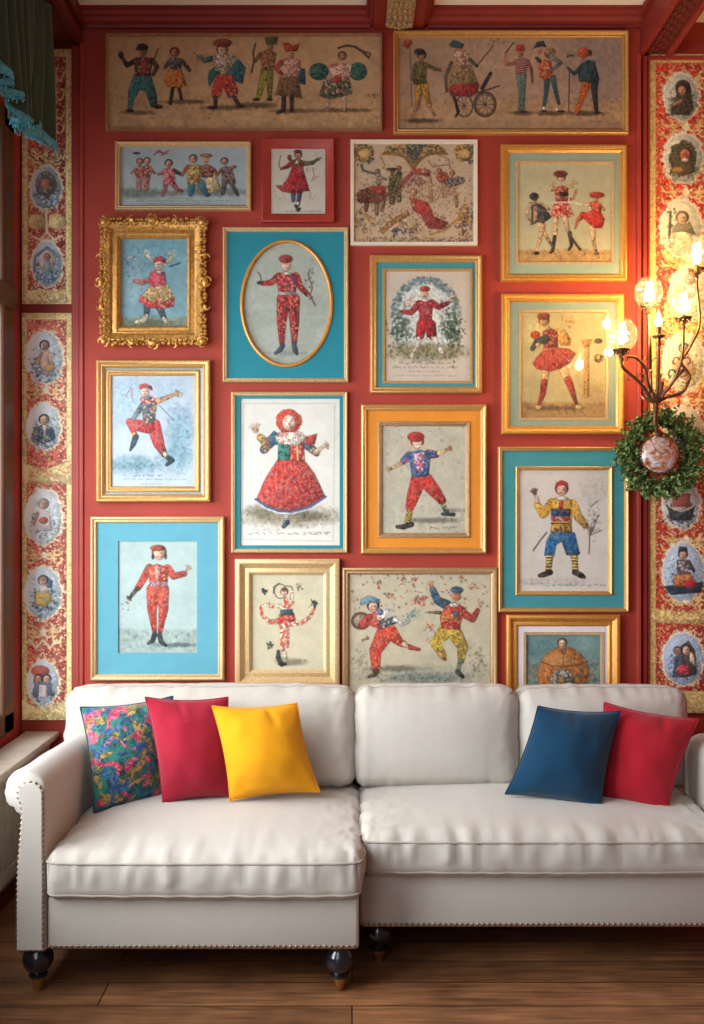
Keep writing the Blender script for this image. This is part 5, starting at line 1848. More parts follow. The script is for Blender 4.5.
# gilded plaster ornament under the middle beam
o = thing('plaster_ornament', 'gilded plaster leaf ornament under the middle ceiling beam', 'ornament', (.215, 4.22, 3.885))
b = MB()
b.bbox(.155, .28, 4.0, 4.27, 3.876, 3.886, .003)
rnd = random.Random(4)
for i in range(5):
    for k in range(-2, 3):
        y = 4.235 - i * .055
        x = .2175 + k * .026 * (1 - i * .06)
        b.sphere((x + rnd.uniform(-.004, .004), y, 3.874), .014, 8, 6, sc_=(.9, 1.6, .6))
for k in range(7):
    a = (k - 3) * .35
    b.sphere((.2175 + math.sin(a) * .055, 4.262 - abs(math.sin(a)) * .02, 3.874), .013, 8, 6, sc_=(1, 1, .7))
b.build('relief', M['plaster'], o, smooth=True)

# painted panels on the bays
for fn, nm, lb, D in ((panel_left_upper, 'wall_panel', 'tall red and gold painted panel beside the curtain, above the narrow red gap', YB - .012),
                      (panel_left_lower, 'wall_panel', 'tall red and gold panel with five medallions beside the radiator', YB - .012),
                      (panel_right, 'wall_panel', 'red and gold painted panel with oval portraits behind the wreath and lamp', YB - .022)):
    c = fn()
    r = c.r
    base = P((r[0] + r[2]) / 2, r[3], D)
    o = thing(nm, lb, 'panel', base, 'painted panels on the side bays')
    c.sheet('painted_face', M['panelpaint'], D - .002, o, gain=(.74, 1.24) if D == YB - .012 else (.95, .98))  # left panels' paint lightened to stand in for window light they don't catch
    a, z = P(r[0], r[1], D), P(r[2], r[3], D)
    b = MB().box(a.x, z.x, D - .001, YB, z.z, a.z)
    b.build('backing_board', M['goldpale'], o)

# ================================================================ pictures


def frame_ring(b, outer, D, prof, mi=0):
    """mitred moulding: outer rect in px at depth D; prof = [(inset_px, y)], y absolute"""
    x0, y0, x1, y1 = outer
    vs = []
    for ins, y in prof:
        for (px, py) in ((x0 + ins, y0 + ins), (x1 - ins, y0 + ins), (x1 - ins, y1 - ins), (x0 + ins, y1 - ins)):
            q = P(px, py, D)
            vs.append((q.x, y, q.z))
    fs = []
    for i in range(len(prof) - 1):
        for k in range(4):
            fs.append((i * 4 + k, i * 4 + (k + 1) % 4, (i + 1) * 4 + (k + 1) % 4, (i + 1) * 4 + k))
    b.add(vs, fs, mi)


def moulding(w, h, back=YW, style='round'):
    """inset/depth outline of a frame section, w px wide and h metres proud"""
    f = back - h
    if style == 'round':
        return [(0, back), (0, f + h * .3), (w * .12, f + h * .08), (w * .3, f), (w * .5, f + h * .1), (w * .62, f + h * .22), (w * .75, f + h * .18), (w * .86, f + h * .28), (w, f + h * .5), (w, back - .004)]
    if style == 'cove':
        return [(0, back), (0, f + h * .1), (w * .1, f), (w * .28, f + .0), (w * .4, f + h * .22), (w * .6, f + h * .5), (w * .72, f + h * .42), (w * .85, f + h * .4), (w, f + h * .6), (w, back - .004)]
    if style == 'slope':
        return [(0, back), (0, f + h * .05), (w * .12, f), (w * .85, f + h * .45), (w, f + h * .6), (w, back - .004)]
    return [(0, back), (0, f), (w * .9, f + h * .05), (w, f + h * .3), (w, back - .004)]


def edge_beads(b, rect, D, step, r, mi=0, y=None, sq=1.0, jitter=0., rnd=None):
    x0, y0, x1, y1 = rect
    per = []
    n = max(2, int((x1 - x0) / step))
    for i in range(n):
        per += [(x0 + (x1 - x0) * i / n, y0), (x1 - (x1 - x0) * i / n, y1)]
    n = max(2, int((y1 - y0) / step))
    for i in range(n):
        per += [(x1, y0 + (y1 - y0) * i / n), (x0, y1 - (y1 - y0) * i / n)]
    for px, py in per:
        k = 1.
        if jitter:
            px += rnd.uniform(-jitter, jitter)
            py += rnd.uniform(-jitter, jitter)
            k = rnd.uniform(.6, 1.35)
        q = P(px, py, D)
        b.sphere((q.x, D if y is None else y, q.z), r * k * D / F, 6, 4, mi, (1, sq, 1))


def board(name, rect, D, m, parent, hole=None, t=.004):
    """mount board with a window cut in it (rects in px)"""
    b = MB()
    pr = [(0, D + t), (0, D)]
    x0, y0, x1, y1 = rect
    vs = []
    for (r, y) in ((rect, D + t), (rect, D), (hole, D), (hole, D + t)):
        for (px, py) in ((r[0], r[1]), (r[2], r[1]), (r[2], r[3]), (r[0], r[3])):
            q = P(px, py, D)
            vs.append((q.x, y, q.z))
    fs = []
    for i in range(3):
        for k in range(4):
            fs.append((i * 4 + k, i * 4 + (k + 1) % 4, (i + 1) * 4 + (k + 1) % 4, (i + 1) * 4 + k))
    b.add(vs, fs)
    return b.build(name, m, parent)


DP = YW - .012      # depth of the painted sheets


def picture(label, outer, paint, frame_w, frame_h, fm, style='round', mount=None, mount_hole=None, beads=None, name='framed_picture', inner=None, cat='picture', pane=False, back=YW, lip=None):
    x0, y0, x1, y1 = outer
    base = P((x0 + x1) / 2, y1, back)
    o = thing(name, label, cat, base, 'pictures on the red wall')
    D = back - frame_h
    if frame_w:
        b = MB()
        frame_ring(b, outer, D, moulding(frame_w, frame_h, back, style))
        if beads:
            for ins, step, r in beads:
                edge_beads(b, (x0 + ins, y0 + ins, x1 - ins, y1 - ins), D, step, r, y=D + frame_h * (.12 if ins < frame_w * .5 else .3), sq=.7)
        b.build('frame', M[fm], o, smooth=True, auto=35)
    c = paint()
    c.sheet('painting', M['print'], back - .008, o)
    if mount:
        ins = frame_w - .6
        board('mount', (x0 + ins, y0 + ins, x1 - ins, y1 - ins), back - .014, M[mount], o, mount_hole or c.r)
    if inner:
        rr, wpx, h, m2, st, bd = inner
        b = MB()
        frame_ring(b, rr, back - h, moulding(wpx, h, back, st))
        if bd:
            edge_beads(b, (rr[0] + bd[0], rr[1] + bd[0], rr[2] - bd[0], rr[3] - bd[0]), back - h, bd[1], bd[2], y=back - h + .002, sq=.7)
        b.build('slip', M[m2], o, smooth=True, auto=35)
    if lip:
        b = MB()
        frame_ring(b, lip[0], back - lip[2], moulding(lip[1], lip[2], back, lip[4]))
        b.build('inner_lip', M[lip[3]], o, smooth=True, auto=35)
    # backing board so that nothing is seen through from the side
    i2 = max(frame_w * .5, .5)
    a, z = P(x0 + i2, y0 + i2, back), P(x1 - i2, y1 - i2, back)
    MB().box(a.x, z.x, back - .006, back - .001, z.z, a.z).build('backing_board', M['woodtan'], o)
    if pane:
        a, z = P(x0 + frame_w * .8, y0 + frame_w * .8, back - .017), P(x1 - frame_w * .8, y1 - frame_w * .8, back - .017)
        MB().box(a.x, z.x, back - .0185, back - .017, z.z, a.z).build('glass', M['pane'], o)
    return o


def bx(c):
    return c


picture('long tan frieze of six costumed performers, upper left, in a thin brown edge', (105.5, 33, 382, 130), p_frieze_left, 2.2, .022, 'woodtan', 'flat')
picture('long gilt-framed frieze of performers with a rider on a wheeled cart', (393.5, 30, 629, 133), p_frieze_right, 5.5, .03, 'gold', 'cove', beads=[(1.2, 2.2, 1.)])
picture('small wide pale blue picture of a row of performers in gilt frame', (114.5, 140.5, 251, 209.5), p_small_blue, 5, .028, 'goldpale', 'round')
picture('small picture of a figure in a red coat, in red painted frame', (261.5, 138, 334, 221.5), p_small_red, 9, .03, 'woodred', 'slope')
picture('tan tapestry picture of a canopy, lion and dancers with thin cream edge', (350.5, 139.5, 477.5, 245), p_tapestry, 3.6, .02, 'slip', 'flat')
picture('three dancers in short skirts on a sage mount, in orange gilt frame', (501.5, 143.5, 628, 281), p_trio, 8, .03, 'goldor', 'round', mount='sage', inner=((515.8, 160.8, 614.2, 264.2), 2.6, .016, 'goldpale', 'flat', None))
picture('figure in red skirt with long red socks on sage mount, left of the lamp', (502, 293, 625, 434), p_lady, 8.5, .03, 'goldor', 'round', mount='sage', inner=((518.8, 309.8, 608.2, 420.2), 2.6, .016, 'goldpale', 'flat', None), pane=True)
picture('gilt-framed picture of a dancer raising one knee, pale blue sheet', (95.5, 359.5, 210, 502), p_gold, 8, .034, 'gold', 'round', beads=[(1.8, 3., 1.5)], inner=((101, 365, 204.5, 496.5), 5.5, .022, 'greyslip', 'slope', None), lip=((105.8, 370, 199.8, 491.8), 5.6, .02, 'gold', 'round'))
picture('figure in red suit on wide sky blue mount, above the floral pillow', (90, 516.5, 224, 681), p_teal_red, 6.5, .03, 'goldpale', 'round', mount='sky')
picture('clown with red curly hair in a long red dress, turquoise border', (231, 391.5, 347.5, 553), p_clown, 4.2, .028, 'goldpale', 'round', mount='teal', mount_hole=(240.4, 398.6, 339.6, 545.4))
picture('figure in red before blue foliage, blue-green mount and gilt frame', (370, 254.5, 482.5, 393), p_forest, 7, .03, 'gold', 'round', mount='sea', inner=((382.5, 268.5, 472.5, 383.5), 2.6, .017, 'gold', 'flat', None))
picture('boy in red trousers and blue shirt on a wide orange mount', (361, 404, 487, 554), p_orange, 6.5, .032, 'gold', 'round', mount='orange', inner=((377.5, 421, 470.5, 538), 5, .022, 'golddark', 'round', (2.2, 2.2, 1.)))
picture('figure in yellow jacket and blue breeches on a teal mount', (498.5, 446.5, 629.5, 612.5), p_yellow_blue, 4.6, .03, 'gold', 'round', mount='sea', inner=((515.5, 466, 613, 595.5), 4.2, .022, 'gold', 'round', None))
picture('cream picture of a red-spotted dancer in a wide pale gilt frame', (235, 559, 339.5, 687), p_spots, 16, .036, 'goldpale', 'cove', beads=[(1.5, 2.2, .9)])
picture('wide picture of two dancing figures with confetti, thin tan wooden frame', (342, 567.5, 498, 700), p_duo, 7, .028, 'golddark', 'round')
picture('gilt-framed picture of a head atop a round brown balloon, half hidden by sofa', (507, 615, 620.5, 700), p_balloon, 12, .036, 'goldor', 'cove', mount='lilac', inner=((523.5, 632, 604, 700), 3, .018, 'goldpale', 'flat', None))

# ---- ornate carved frame
o = thing('framed_picture', 'dancer in pink dress in an ornate carved gold frame', 'picture', P(153, 346, YW), 'pictures on the red wall')
b = MB()
R0 = (98, 216.5, 208, 346.5)
frame_ring(b, (102, 220, 204, 343), YW - .03, [(0, YW), (0, YW - .03), (3, YW - .045), (7, YW - .04), (10, YW - .026), (12.5, YW - .03), (15, YW - .03), (17.5, YW - .02), (18, YW - .004)])
rnd = random.Random(9)
edge_beads(b, (101.5, 219.5, 204.5, 343.5), YW - .036, 2.6, 2.1, y=YW - .036, sq=.9, jitter=1.1, rnd=rnd)
edge_beads(b, (105, 223, 201, 340), YW - .042, 2.8, 1.9, y=YW - .043, sq=.9, jitter=1.2, rnd=rnd)
edge_beads(b, (108.5, 226.5, 197.5, 339.5), YW - .036, 3.2, 1.5, y=YW - .036, sq=.7, jitter=1.3, rnd=rnd)
edge_beads(b, (117, 236.5, 189.5, 331.5), YW - .03, 2.1, 1.15, y=YW - .031, sq=.8)
# corner shells and centre cartouches made of curled leaves
def curl(b, px, py, ang, ln, r, turn=1):
    pts = []
    rs = []
    x, y, a = px, py, ang
    for i in range(10):
        pts.append(P(x, y, YW - .046))
        rs.append((r * (1 - i / 12)) * YW / F)
        x += math.cos(a) * ln / 10
        y += math.sin(a) * ln / 10
        a += turn * .42
    b.tube(pts, rs, 6)


for (cx, cy, sx, sy) in ((104, 222, 1, 1), (202, 222, -1, 1), (202, 341, -1, -1), (104, 341, 1, -1)):
    for k in range(5):
        a = math.atan2(sy, sx) + (k - 2) * .5
        curl(b, cx - sx * .5, cy - sy * .5, a, 11, 2.3, 1 if k % 2 else -1)
    b.sphere(P(cx, cy, YW - .05), .016, 10, 8, sc_=(1, .7, 1))
for (cx, cy, ax) in ((153, 220, 0), (153, 343, 0), (101, 282, 1), (205, 282, 1)):
    for k in (-1, 1):
        for t in (0, 1):
            ang = (0 if k > 0 else PI) if ax == 0 else (PI / 2 * k)
            curl(b, cx, cy, ang + (.25 if t else -.25), 13 - t * 3, 2.5, (-1 if t else 1))
            curl(b, cx + (k * 20 if ax == 0 else 0), cy + (k * 24 if ax else 0), ang + (.2 if t else -.2), 10, 2.1, (-1 if t else 1))
    b.sphere(P(cx, cy, YW - .05), .018, 10, 8, sc_=(1.3 if ax == 0 else .8, .6, .8 if ax == 0 else 1.3))
b.build('frame', M['goldrich'], o, smooth=True, auto=45)
p_ornate().sheet('painting', M['print'], YW - .008, o)
a, z = P(104, 222, YW), P(202, 341, YW)
MB().box(a.x, z.x, YW - .006, YW - .001, z.z, a.z).build('backing_board', M['woodtan'], o)

# ---- turquoise picture with the oval window
o = thing('framed_picture', 'figure in red inside a gilt oval on a turquoise mount', 'picture', P(285.5, 382, YW), 'pictures on the red wall')
b = MB()
frame_ring(b, (222.5, 226.5, 348.5, 382), YW - .028, moulding(4.6, .028))
edge_beads(b, (224, 228, 347, 380.5), YW - .026, 2.4, 1., y=YW - .027, sq=.7)
b.build('frame', M['goldpale'], o, smooth=True, auto=35)
cov = p_oval()
cov.sheet('painting', M['print'], YW - .008, o)
D = YW - .014
b = MB()
NN = 64
vs, fs = [], []
ex, ey, ra, rb = 286.5, 303.5, 44.5, 62.
rect = (226.5, 230.5, 344.5, 378)
for i in range(NN):
    t = 2 * PI * i / NN
    ct, st = math.cos(t), math.sin(t)
    kx = min(((rect[2] - ex) / ct if ct > 0 else (rect[0] - ex) / ct) if abs(ct) > 1e-6 else 1e9,
             ((rect[3] - ey) / st if st > 0 else (rect[1] - ey) / st) if abs(st) > 1e-6 else 1e9)
    q = P(ex + ct * kx, ey + st * kx, D)
    vs.append((q.x, D, q.z))
    q = P(ex + ct * ra, ey + st * rb, D)
    vs.append((q.x, D, q.z))
    vs.append((q.x, YW - .009, q.z))
# corner points: snap nearest rim samples onto the corners
for cxn, cyn in ((rect[0], rect[1]), (rect[2], rect[1]), (rect[2], rect[3]), (rect[0], rect[3])):
    q = P(cxn, cyn, D)
    k = min(range(NN), key=lambda i: (vs[i * 3][0] - q.x) ** 2 + (vs[i * 3][2] - q.z) ** 2)
    vs[k * 3] = (q.x, D, q.z)
for i in range(NN):
    j = (i + 1) % NN
    fs += [(i * 3, j * 3, j * 3 + 1, i * 3 + 1), (i * 3 + 1, j * 3 + 1, j * 3 + 2, i * 3 + 2)]
b.add(vs, fs)
b.build('mount', M['teal'], o)
b = MB()
pts = [P(ex + math.cos(2 * PI * i / 72) * (ra + .3), ey + math.sin(2 * PI * i / 72) * (rb + .3), D - .002) for i in range(72)]
b.tube(pts, .0085, 8, closed=True)
b.build('oval_rim', M['goldor'], o, smooth=True)
a, z = P(224.5, 228.5, YW), P(346.5, 380, YW)
MB().box(a.x, z.x, YW - .006, YW - .001, z.z, a.z).build('backing_board', M['woodtan'], o)

# ================================================================ sofa


class Cushion:
    """upholstered block: local a,b across the broad faces, c through the thickness"""

    def __init__(s, ha, hb, hc, r, crown, side, seed, to_world, wr=.004, crease=None, lump=.4):
        s.lump = lump
        s.ha, s.hb, s.hc, s.r = ha, hb, hc, r
        s.crown, s.side, s.seed, s.W, s.wr = crown, side, seed, to_world, wr
        s.crease = crease

    def deform(s, p):
        ha, hb, hc, r = s.ha, s.hb, s.hc, s.r
        q = Vector((max(-ha + r, min(ha - r, p[0])), max(-hb + r, min(hb - r, p[1])), max(-hc + r, min(hc - r, p[2]))))
        d = Vector(p) - q
        if d.length > 1e-9:
            n = d.normalized()
            p2 = q + n * r if d.length > 1e-6 else Vector(p)
        else:
            p2, n = Vector(p), Vector((0, 0, 1))
        sa, sb, sc_ = p2.x / ha, p2.y / hb, p2.z / hc
        k = s.crown * (1 - abs(sa) ** 2.6) * (1 - abs(sb) ** 2.6)
        p2 = p2 + Vector((0, 0, k * sc_))
        p2 = p2 + Vector((s.side * sa * (1 - sb ** 4) * (1 - sc_ ** 2) * .7, s.side * sb * (1 - sa ** 4) * (1 - sc_ ** 2), 0))
        # pulls running in from the seams plus soft lumps
        e = max(abs(sa), abs(sb))
        w1 = mnoise.noise(Vector((p2.x * 21 + s.seed, p2.y * (5 if abs(sb) > abs(sa) else 21), p2.z * 7)))
        w2 = mnoise.noise(Vector((p2.x * 5 + s.seed * 3, p2.y * 5, p2.z * 6 + 3)))
        w3 = mnoise.noise(Vector((p2.x * 46 + s.seed, p2.y * (8 if abs(sb) > abs(sa) else 40), p2.z * 9)))
        amp = s.wr * (w1 * (.06 + 1.05 * e ** 5) + w2 * s.lump + .5 * w3 * e ** 3)
        if p2.z < -.3 * hc:
            amp *= .35
        return p2 + n * amp

    def mesh(s, na, nb, nc):
        b = MB()
        ha, hb, hc = s.ha, s.hb, s.hc

        def face(f, n, m):
            vs = [s.W(s.deform(f(i / n * 2 - 1, j / m * 2 - 1))) for j in range(m + 1) for i in range(n + 1)]
            fs = [(j * (n + 1) + i, j * (n + 1) + i + 1, (j + 1) * (n + 1) + i + 1, (j + 1) * (n + 1) + i) for j in range(m) for i in range(n)]
            b.add(vs, fs)

        def ez(t):       # more samples towards the rims
            return math.copysign(1 - (1 - abs(t)) ** 1.5, t)
        for sg in (-1, 1):
            face(lambda u, v: (ez(u) * ha, ez(v) * hb, sg * hc), na, nb)
            face(lambda u, v: (ez(u) * ha, sg * hb, ez(v) * hc), na, nc)
            face(lambda u, v: (sg * ha, ez(u) * hb, ez(v) * hc), nb, nc)
        return b

    def build(s, name, m, parent, na=70, nb=50, nc=14):
        b = s.mesh(na, nb, nc)
        o = b.build(name, m, parent, smooth=True, recalc=False)
        bm = bmesh.new()
        bm.from_mesh(o.data)
        bmesh.ops.remove_doubles(bm, verts=bm.verts, dist=.0006)
        bmesh.ops.recalc_face_normals(bm, faces=bm.faces)
        bm.to_mesh(o.data)
        bm.free()
        o.data.polygons.foreach_set('use_smooth', [True] * len(o.data.polygons))
        return o

    def seam(s, cz, m, parent, name='piping', rad=.0048, n=44):
        """welt cord running round the cushion at thickness position cz (-1..1)"""
        ha, hb, r = s.ha, s.hb, s.r
        k = .55 * r
        pts = []
        loop = []
        for i in range(n):
            loop.append((-ha + k + (2 * ha - 2 * k) * i / n, -hb))
        for i in range(5):
            a = -PI / 2 + PI / 2 * i / 5
            loop.append((ha - k + k * math.cos(a), -hb + k + k * math.sin(a)))
        for i in range(n):
            loop.append((ha, -hb + k + (2 * hb - 2 * k) * i / n))
        for i in range(5):
            a = PI / 2 * i / 5
            loop.append((ha - k + k * math.cos(a), hb - k + k * math.sin(a)))
        for i in range(n):
            loop.append((ha - k - (2 * ha - 2 * k) * i / n, hb))
        for i in range(5):
            a = PI / 2 + PI / 2 * i / 5
            loop.append((-ha + k + k * math.cos(a), hb - k + k * math.sin(a)))
        for i in range(n):
            loop.append((-ha, hb - k - (2 * hb - 2 * k) * i / n))
        for i in range(5):
            a = PI + PI / 2 * i / 5
            loop.append((-ha + k + k * math.cos(a), -hb + k + k * math.sin(a)))
        for (a, b_) in loop:
            pts.append(s.W(s.deform((a, b_, cz * s.hc))))
        return MB().tube(pts, rad, 7, closed=True).build(name, m, parent, smooth=True)


SF = 3.15        # front of the deeper left seat
SR = 3.32       # front of the right seat
XM = .028        # where the two seats meet
XLI, XRI = -1.039, 1.36
sofa = thing('sofa', 'large oatmeal linen sofa with rolled arms, nailhead trim and turned black legs', 'sofa', (.1, 3.65, 0))


def seat(x0, x1, y0, y1, z0, z1, seed, wr=.0105):
    cx, cy, cz = (x0 + x1) / 2, (y0 + y1) / 2, (z0 + z1) / 2
    c = Cushion((x1 - x0) / 2, (y1 - y0) / 2, (z1 - z0) / 2, .042, .03, .014, seed, lambda p: Vector((cx + p.x, cy + p.y, cz + p.z)), wr=wr)
    o = c.build('seat_cushion', M['linen'], sofa, 96, 56, 18)
    c.seam(.62, M['linen_edge'], o)
    c.seam(-.72, M['linen_edge'], o)
    return o


seat(XLI + .004, XM + .006, SF - .03, 3.99, .335, .5, 2.)
seat(XM + .01, XRI - .004, SR - .035, 3.99, .35, .512, 7.)


def back_cushion(x0, x1, seed, z0=.512, z1=.906, yf=3.865, th=.2, lean=.14):
    cx, cz = (x0 + x1) / 2, (z0 + z1) / 2
    hb = (z1 - z0) / 2
    ca, sa = math.cos(lean), math.sin(lean)

    def W(p):
        # a -> x, b -> up, c -> towards the room; leaning backwards
        return Vector((cx + p.x, yf + .06 - p.z * ca + p.y * sa, cz + p.y * ca + p.z * sa * .6))
    c = Cushion((x1 - x0) / 2, hb, th / 2, .05, .05, .012, seed, W, wr=.0065, lump=.4)
    o = c.build('back_cushion', M['linen'], sofa, 70, 44, 16)
    c.seam(.55, M['linen_edge'], o)
    c.seam(-.55, M['linen_edge'], o)
    return o


back_cushion(-1.19, .006, 11.)
back_cushion(.016, .69, 15.)
back_cushion(.698, 1.395, 21., z1=.902)

# frames under the seats, back frame
def rbox(name, x0, x1, y0, y1, z0, z1, m, parent, b=.014):
    return MB().bbox(x0, x1, y0, y1, z0, z1, b, 3).build(name, m, parent, smooth=True, auto=50)


rbox('seat_frame', XLI + .004, XM - .004, SF, 4.06, .162, .342, M['linen'], sofa)
rbox('seat_frame', XM, XRI - .004, SR, 4.06, .162, .356, M['linen'], sofa)
rbox('back_frame', -1.165, 1.46, 4.062, 4.17, .162, .84, M['linen'], sofa, .03)

# rolled arms
def arm_outline():
    cx, cz, R = .0725, .705, .0715
    pts = [(0.0, .162), (0.0, .3), (0.0, .45), (.0, .58)]
    for i in range(19):
        a = PI - (PI + math.radians(58)) * i / 18
        pts.append((cx + R * math.cos(a), cz + R * math.sin(a)))
    pts += [(.086, .615), (.090, .555), (.095, .485), (.098, .41), (.0995, .31), (.0995, .162)]
    return pts


def inset(poly, d):
    n = len(poly)
    out = []
    area = sum(poly[i][0] * poly[(i + 1) % n][1] - poly[(i + 1) % n][0] * poly[i][1] for i in range(n))
    sg = 1 if area > 0 else -1
    for i in range(n):
        p0, p1, p2 = Vector(poly[i - 1]), Vector(poly[i]), Vector(poly[(i + 1) % n])
        e1, e2 = (p1 - p0).normalized(), (p2 - p1).normalized()
        n1, n2 = Vector((-e1.y, e1.x)) * sg, Vector((-e2.y, e2.x)) * sg
        m = (n1 + n2)
        m = m / max(m.length_squared, .35) * 2 * .5 * 2
        out.append((p1.x + m.x * d * .5 * (1 if m.length else 0) * 1.0, p1.y + m.y * d * .5))
    return out


def resample(poly, step):
    out = []
    n = len(poly)
    for i in range(n):
        a, b_ = Vector(poly[i]), Vector(poly[(i + 1) % n])
        k = max(1, int((b_ - a).length / step))
        for j in range(k):
            out.append(tuple(a.lerp(b_, j / k)))
    return out


def arm(x_inner, sgn, yf, yb):
    """sgn -1: arm on the viewer's left, +1: on the right"""
    pf = resample(arm_outline(), .012)
    n = len(pf)
    ys = [(yf + .0, .016), (yf + .003, .009), (yf + .008, .004), (yf + .016, .001), (yf + .03, 0)] + [(yf + .03 + (yb - yf - .03) * i / 26, 0) for i in range(1, 27)]
    vs = []
    for (y, ins) in ys:
        q = inset(pf, ins) if ins else pf
        fade = max(0, 1 - (y - yf) / .11)
        back = (y - yf) / (yb - yf)
        for k, (o_, z) in enumerate(q):
            # gathered pleats where the cloth is drawn round the roll
            rad = Vector((o_ - .0725, z - .705))
            pl = 0
            if z > .62 and rad.length > .05:
                an = math.atan2(rad.y, rad.x)
                pl = .0042 * fade ** 1.3 * math.sin(an * 24 + 1.8 * math.sin(an * 7)) * (1 if ins < .01 else .5)
            nn = rad.normalized() if rad.length > 0 else rad
            lump = .004 * mnoise.noise(Vector((o_ * 6, y * 5, z * 6 + sgn)))
            sink = -.035 * back * max(0, min(1, (z - .5) / .2))
            vs.append((x_inner + sgn * (o_ + nn.x * (pl + lump)), y, z + nn.y * (pl + lump) + sink))
    fs = []
    for i in range(len(ys) - 1):
        for k in range(n):
            fs.append((i * n + k, i * n + (k + 1) % n, (i + 1) * n + (k + 1) % n, (i + 1) * n + k))
    fs.append(tuple(range(n)))
    fs.append(tuple((len(ys) - 1) * n + k for k in range(n)))
    o = MB().add(vs, fs).build('arm', M['linen'], sofa, smooth=True, auto=55)
    # facing panel at the front with cord and nails
    out = [(.007, .168), (.007, .45), (.008, .69)]
    for i in range(15):
        a = PI - (PI + math.radians(42)) * i / 14
        out.append((.0495 + .0415 * math.cos(a), .694 + .0415 * math.sin(a)))
    out += [(.077, .64), (.0785, .60), (.083, .54), (.089, .47), (.092, .40), (.0935, .31), (.0935, .168)]
    q = resample(out, .012)
    n = len(q)
    q2 = inset(q, .005)
    vs = [(x_inner + sgn * a, yf + .004, z) for a, z in q] + [(x_inner + sgn * a, yf - .008, z) for a, z in q] + [(x_inner + sgn * a, yf - .011, z) for a, z in q2]
    fs = []
    for r_ in range(2):
        for k in range(n):
            fs.append((r_ * n + k, r_ * n + (k + 1) % n, (r_ + 1) * n + (k + 1) % n, (r_ + 1) * n + k))
    fs.append(tuple(range(2 * n, 3 * n)))
    pn = MB().add(vs, fs).build('front_panel', M['linen'], o, smooth=True, auto=40)
    # positions of nails along the facing
    q3 = q
    path = [Vector((x_inner + sgn * a, yf - .006, z)) for a, z in q3]
    return o, path


armL, pathL = arm(XLI, -1, SF - .005, 3.80)
armR, pathR = arm(XRI, 1, SR - .02, 3.80)

# nailheads
nail = MB()
for i in range(1, 4):
    pass
nb = bmesh.new()
bmesh.ops.create_uvsphere(nb, u_segments=10, v_segments=6, radius=.0066)
for v in nb.verts:
    v.co.y *= .55
nail_me = bpy.data.meshes.new('nailhead')
nb.to_mesh(nail_me)
nb.free()
nail_me.materials.append(M['nail'])
nail_me.polygons.foreach_set('use_smooth', [True] * len(nail_me.polygons))


def along(path, step):
    out = []
    acc = 0
    for a, b_ in zip(path[:-1], path[1:]):
        L = (b_ - a).length
        while acc < L:
            out.append(a.lerp(b_, acc / L))
            acc += step
        acc -= L
    return out


spots = []
spots += [(armL, p) for p in along(pathL, .0185)]
spots += [(sofa, Vector((x, SF - .004, .176))) for x in np.arange(XLI + .012, XM - .01, .0195)]
spots += [(sofa, Vector((x, SR - .004, .176))) for x in np.arange(XM + .012, XRI, .0195)]
spots += [(armR, p) for p in along(pathR, .0185)]
vis = [s_ for s_ in spots if abs((s_[1].x) / s_[1].y * F) < 352]
first = vis[:100]
rest = vis[100:]
for par, p in first:
    o = bpy.data.objects.new('nailhead', nail_me)
    COL.objects.link(o)
    o.parent = par
    o.location = p - ORG[par.name]
b = MB()
for par, p in rest + [s_ for s_ in spots if s_ not in vis]:
    b.sphere(p, .0066, 10, 6, sc_=(1, .55, 1))
rn = b.build('nailhead_trim', M['nail'], sofa, smooth=True)
rn['kind'] = 'stuff'

# turned legs on brass cups
LEGP = [(.0, .0), (.012, .0), (.014, .006), (.017, .012), (.023, .040), (.027, .042), (.027, .048)]
LEGB = [(.022, .047), (.031, .051), (.033, .057), (.025, .062), (.027, .067), (.042, .079), (.051, .097), (.053, .113), (.049, .129), (.037, .143), (.035, .149), (.044, .154), (.044, .163), (.0, .163)]
for (x, y) in ((-1.084, 3.205), (-.043, 3.205), (.098, 3.405), (1.40, 3.40), (-1.09, 4.03), (1.40, 4.03)):
    b = MB().lathe((x, y, 0), LEGB, 24)
    lg = b.build('leg', M['ebony'], sofa, smooth=True, auto=50)
    MB().lathe((x, y, 0), LEGP, 20).build('brass_cup', M['brass'], lg, smooth=True, auto=50)

# ================================================================ pillows


def bil(q, u, v):
    a, b_, c_, d = q      # TL, TR, BR, BL
    return a.lerp(b_, u).lerp(d.lerp(c_, u), v)


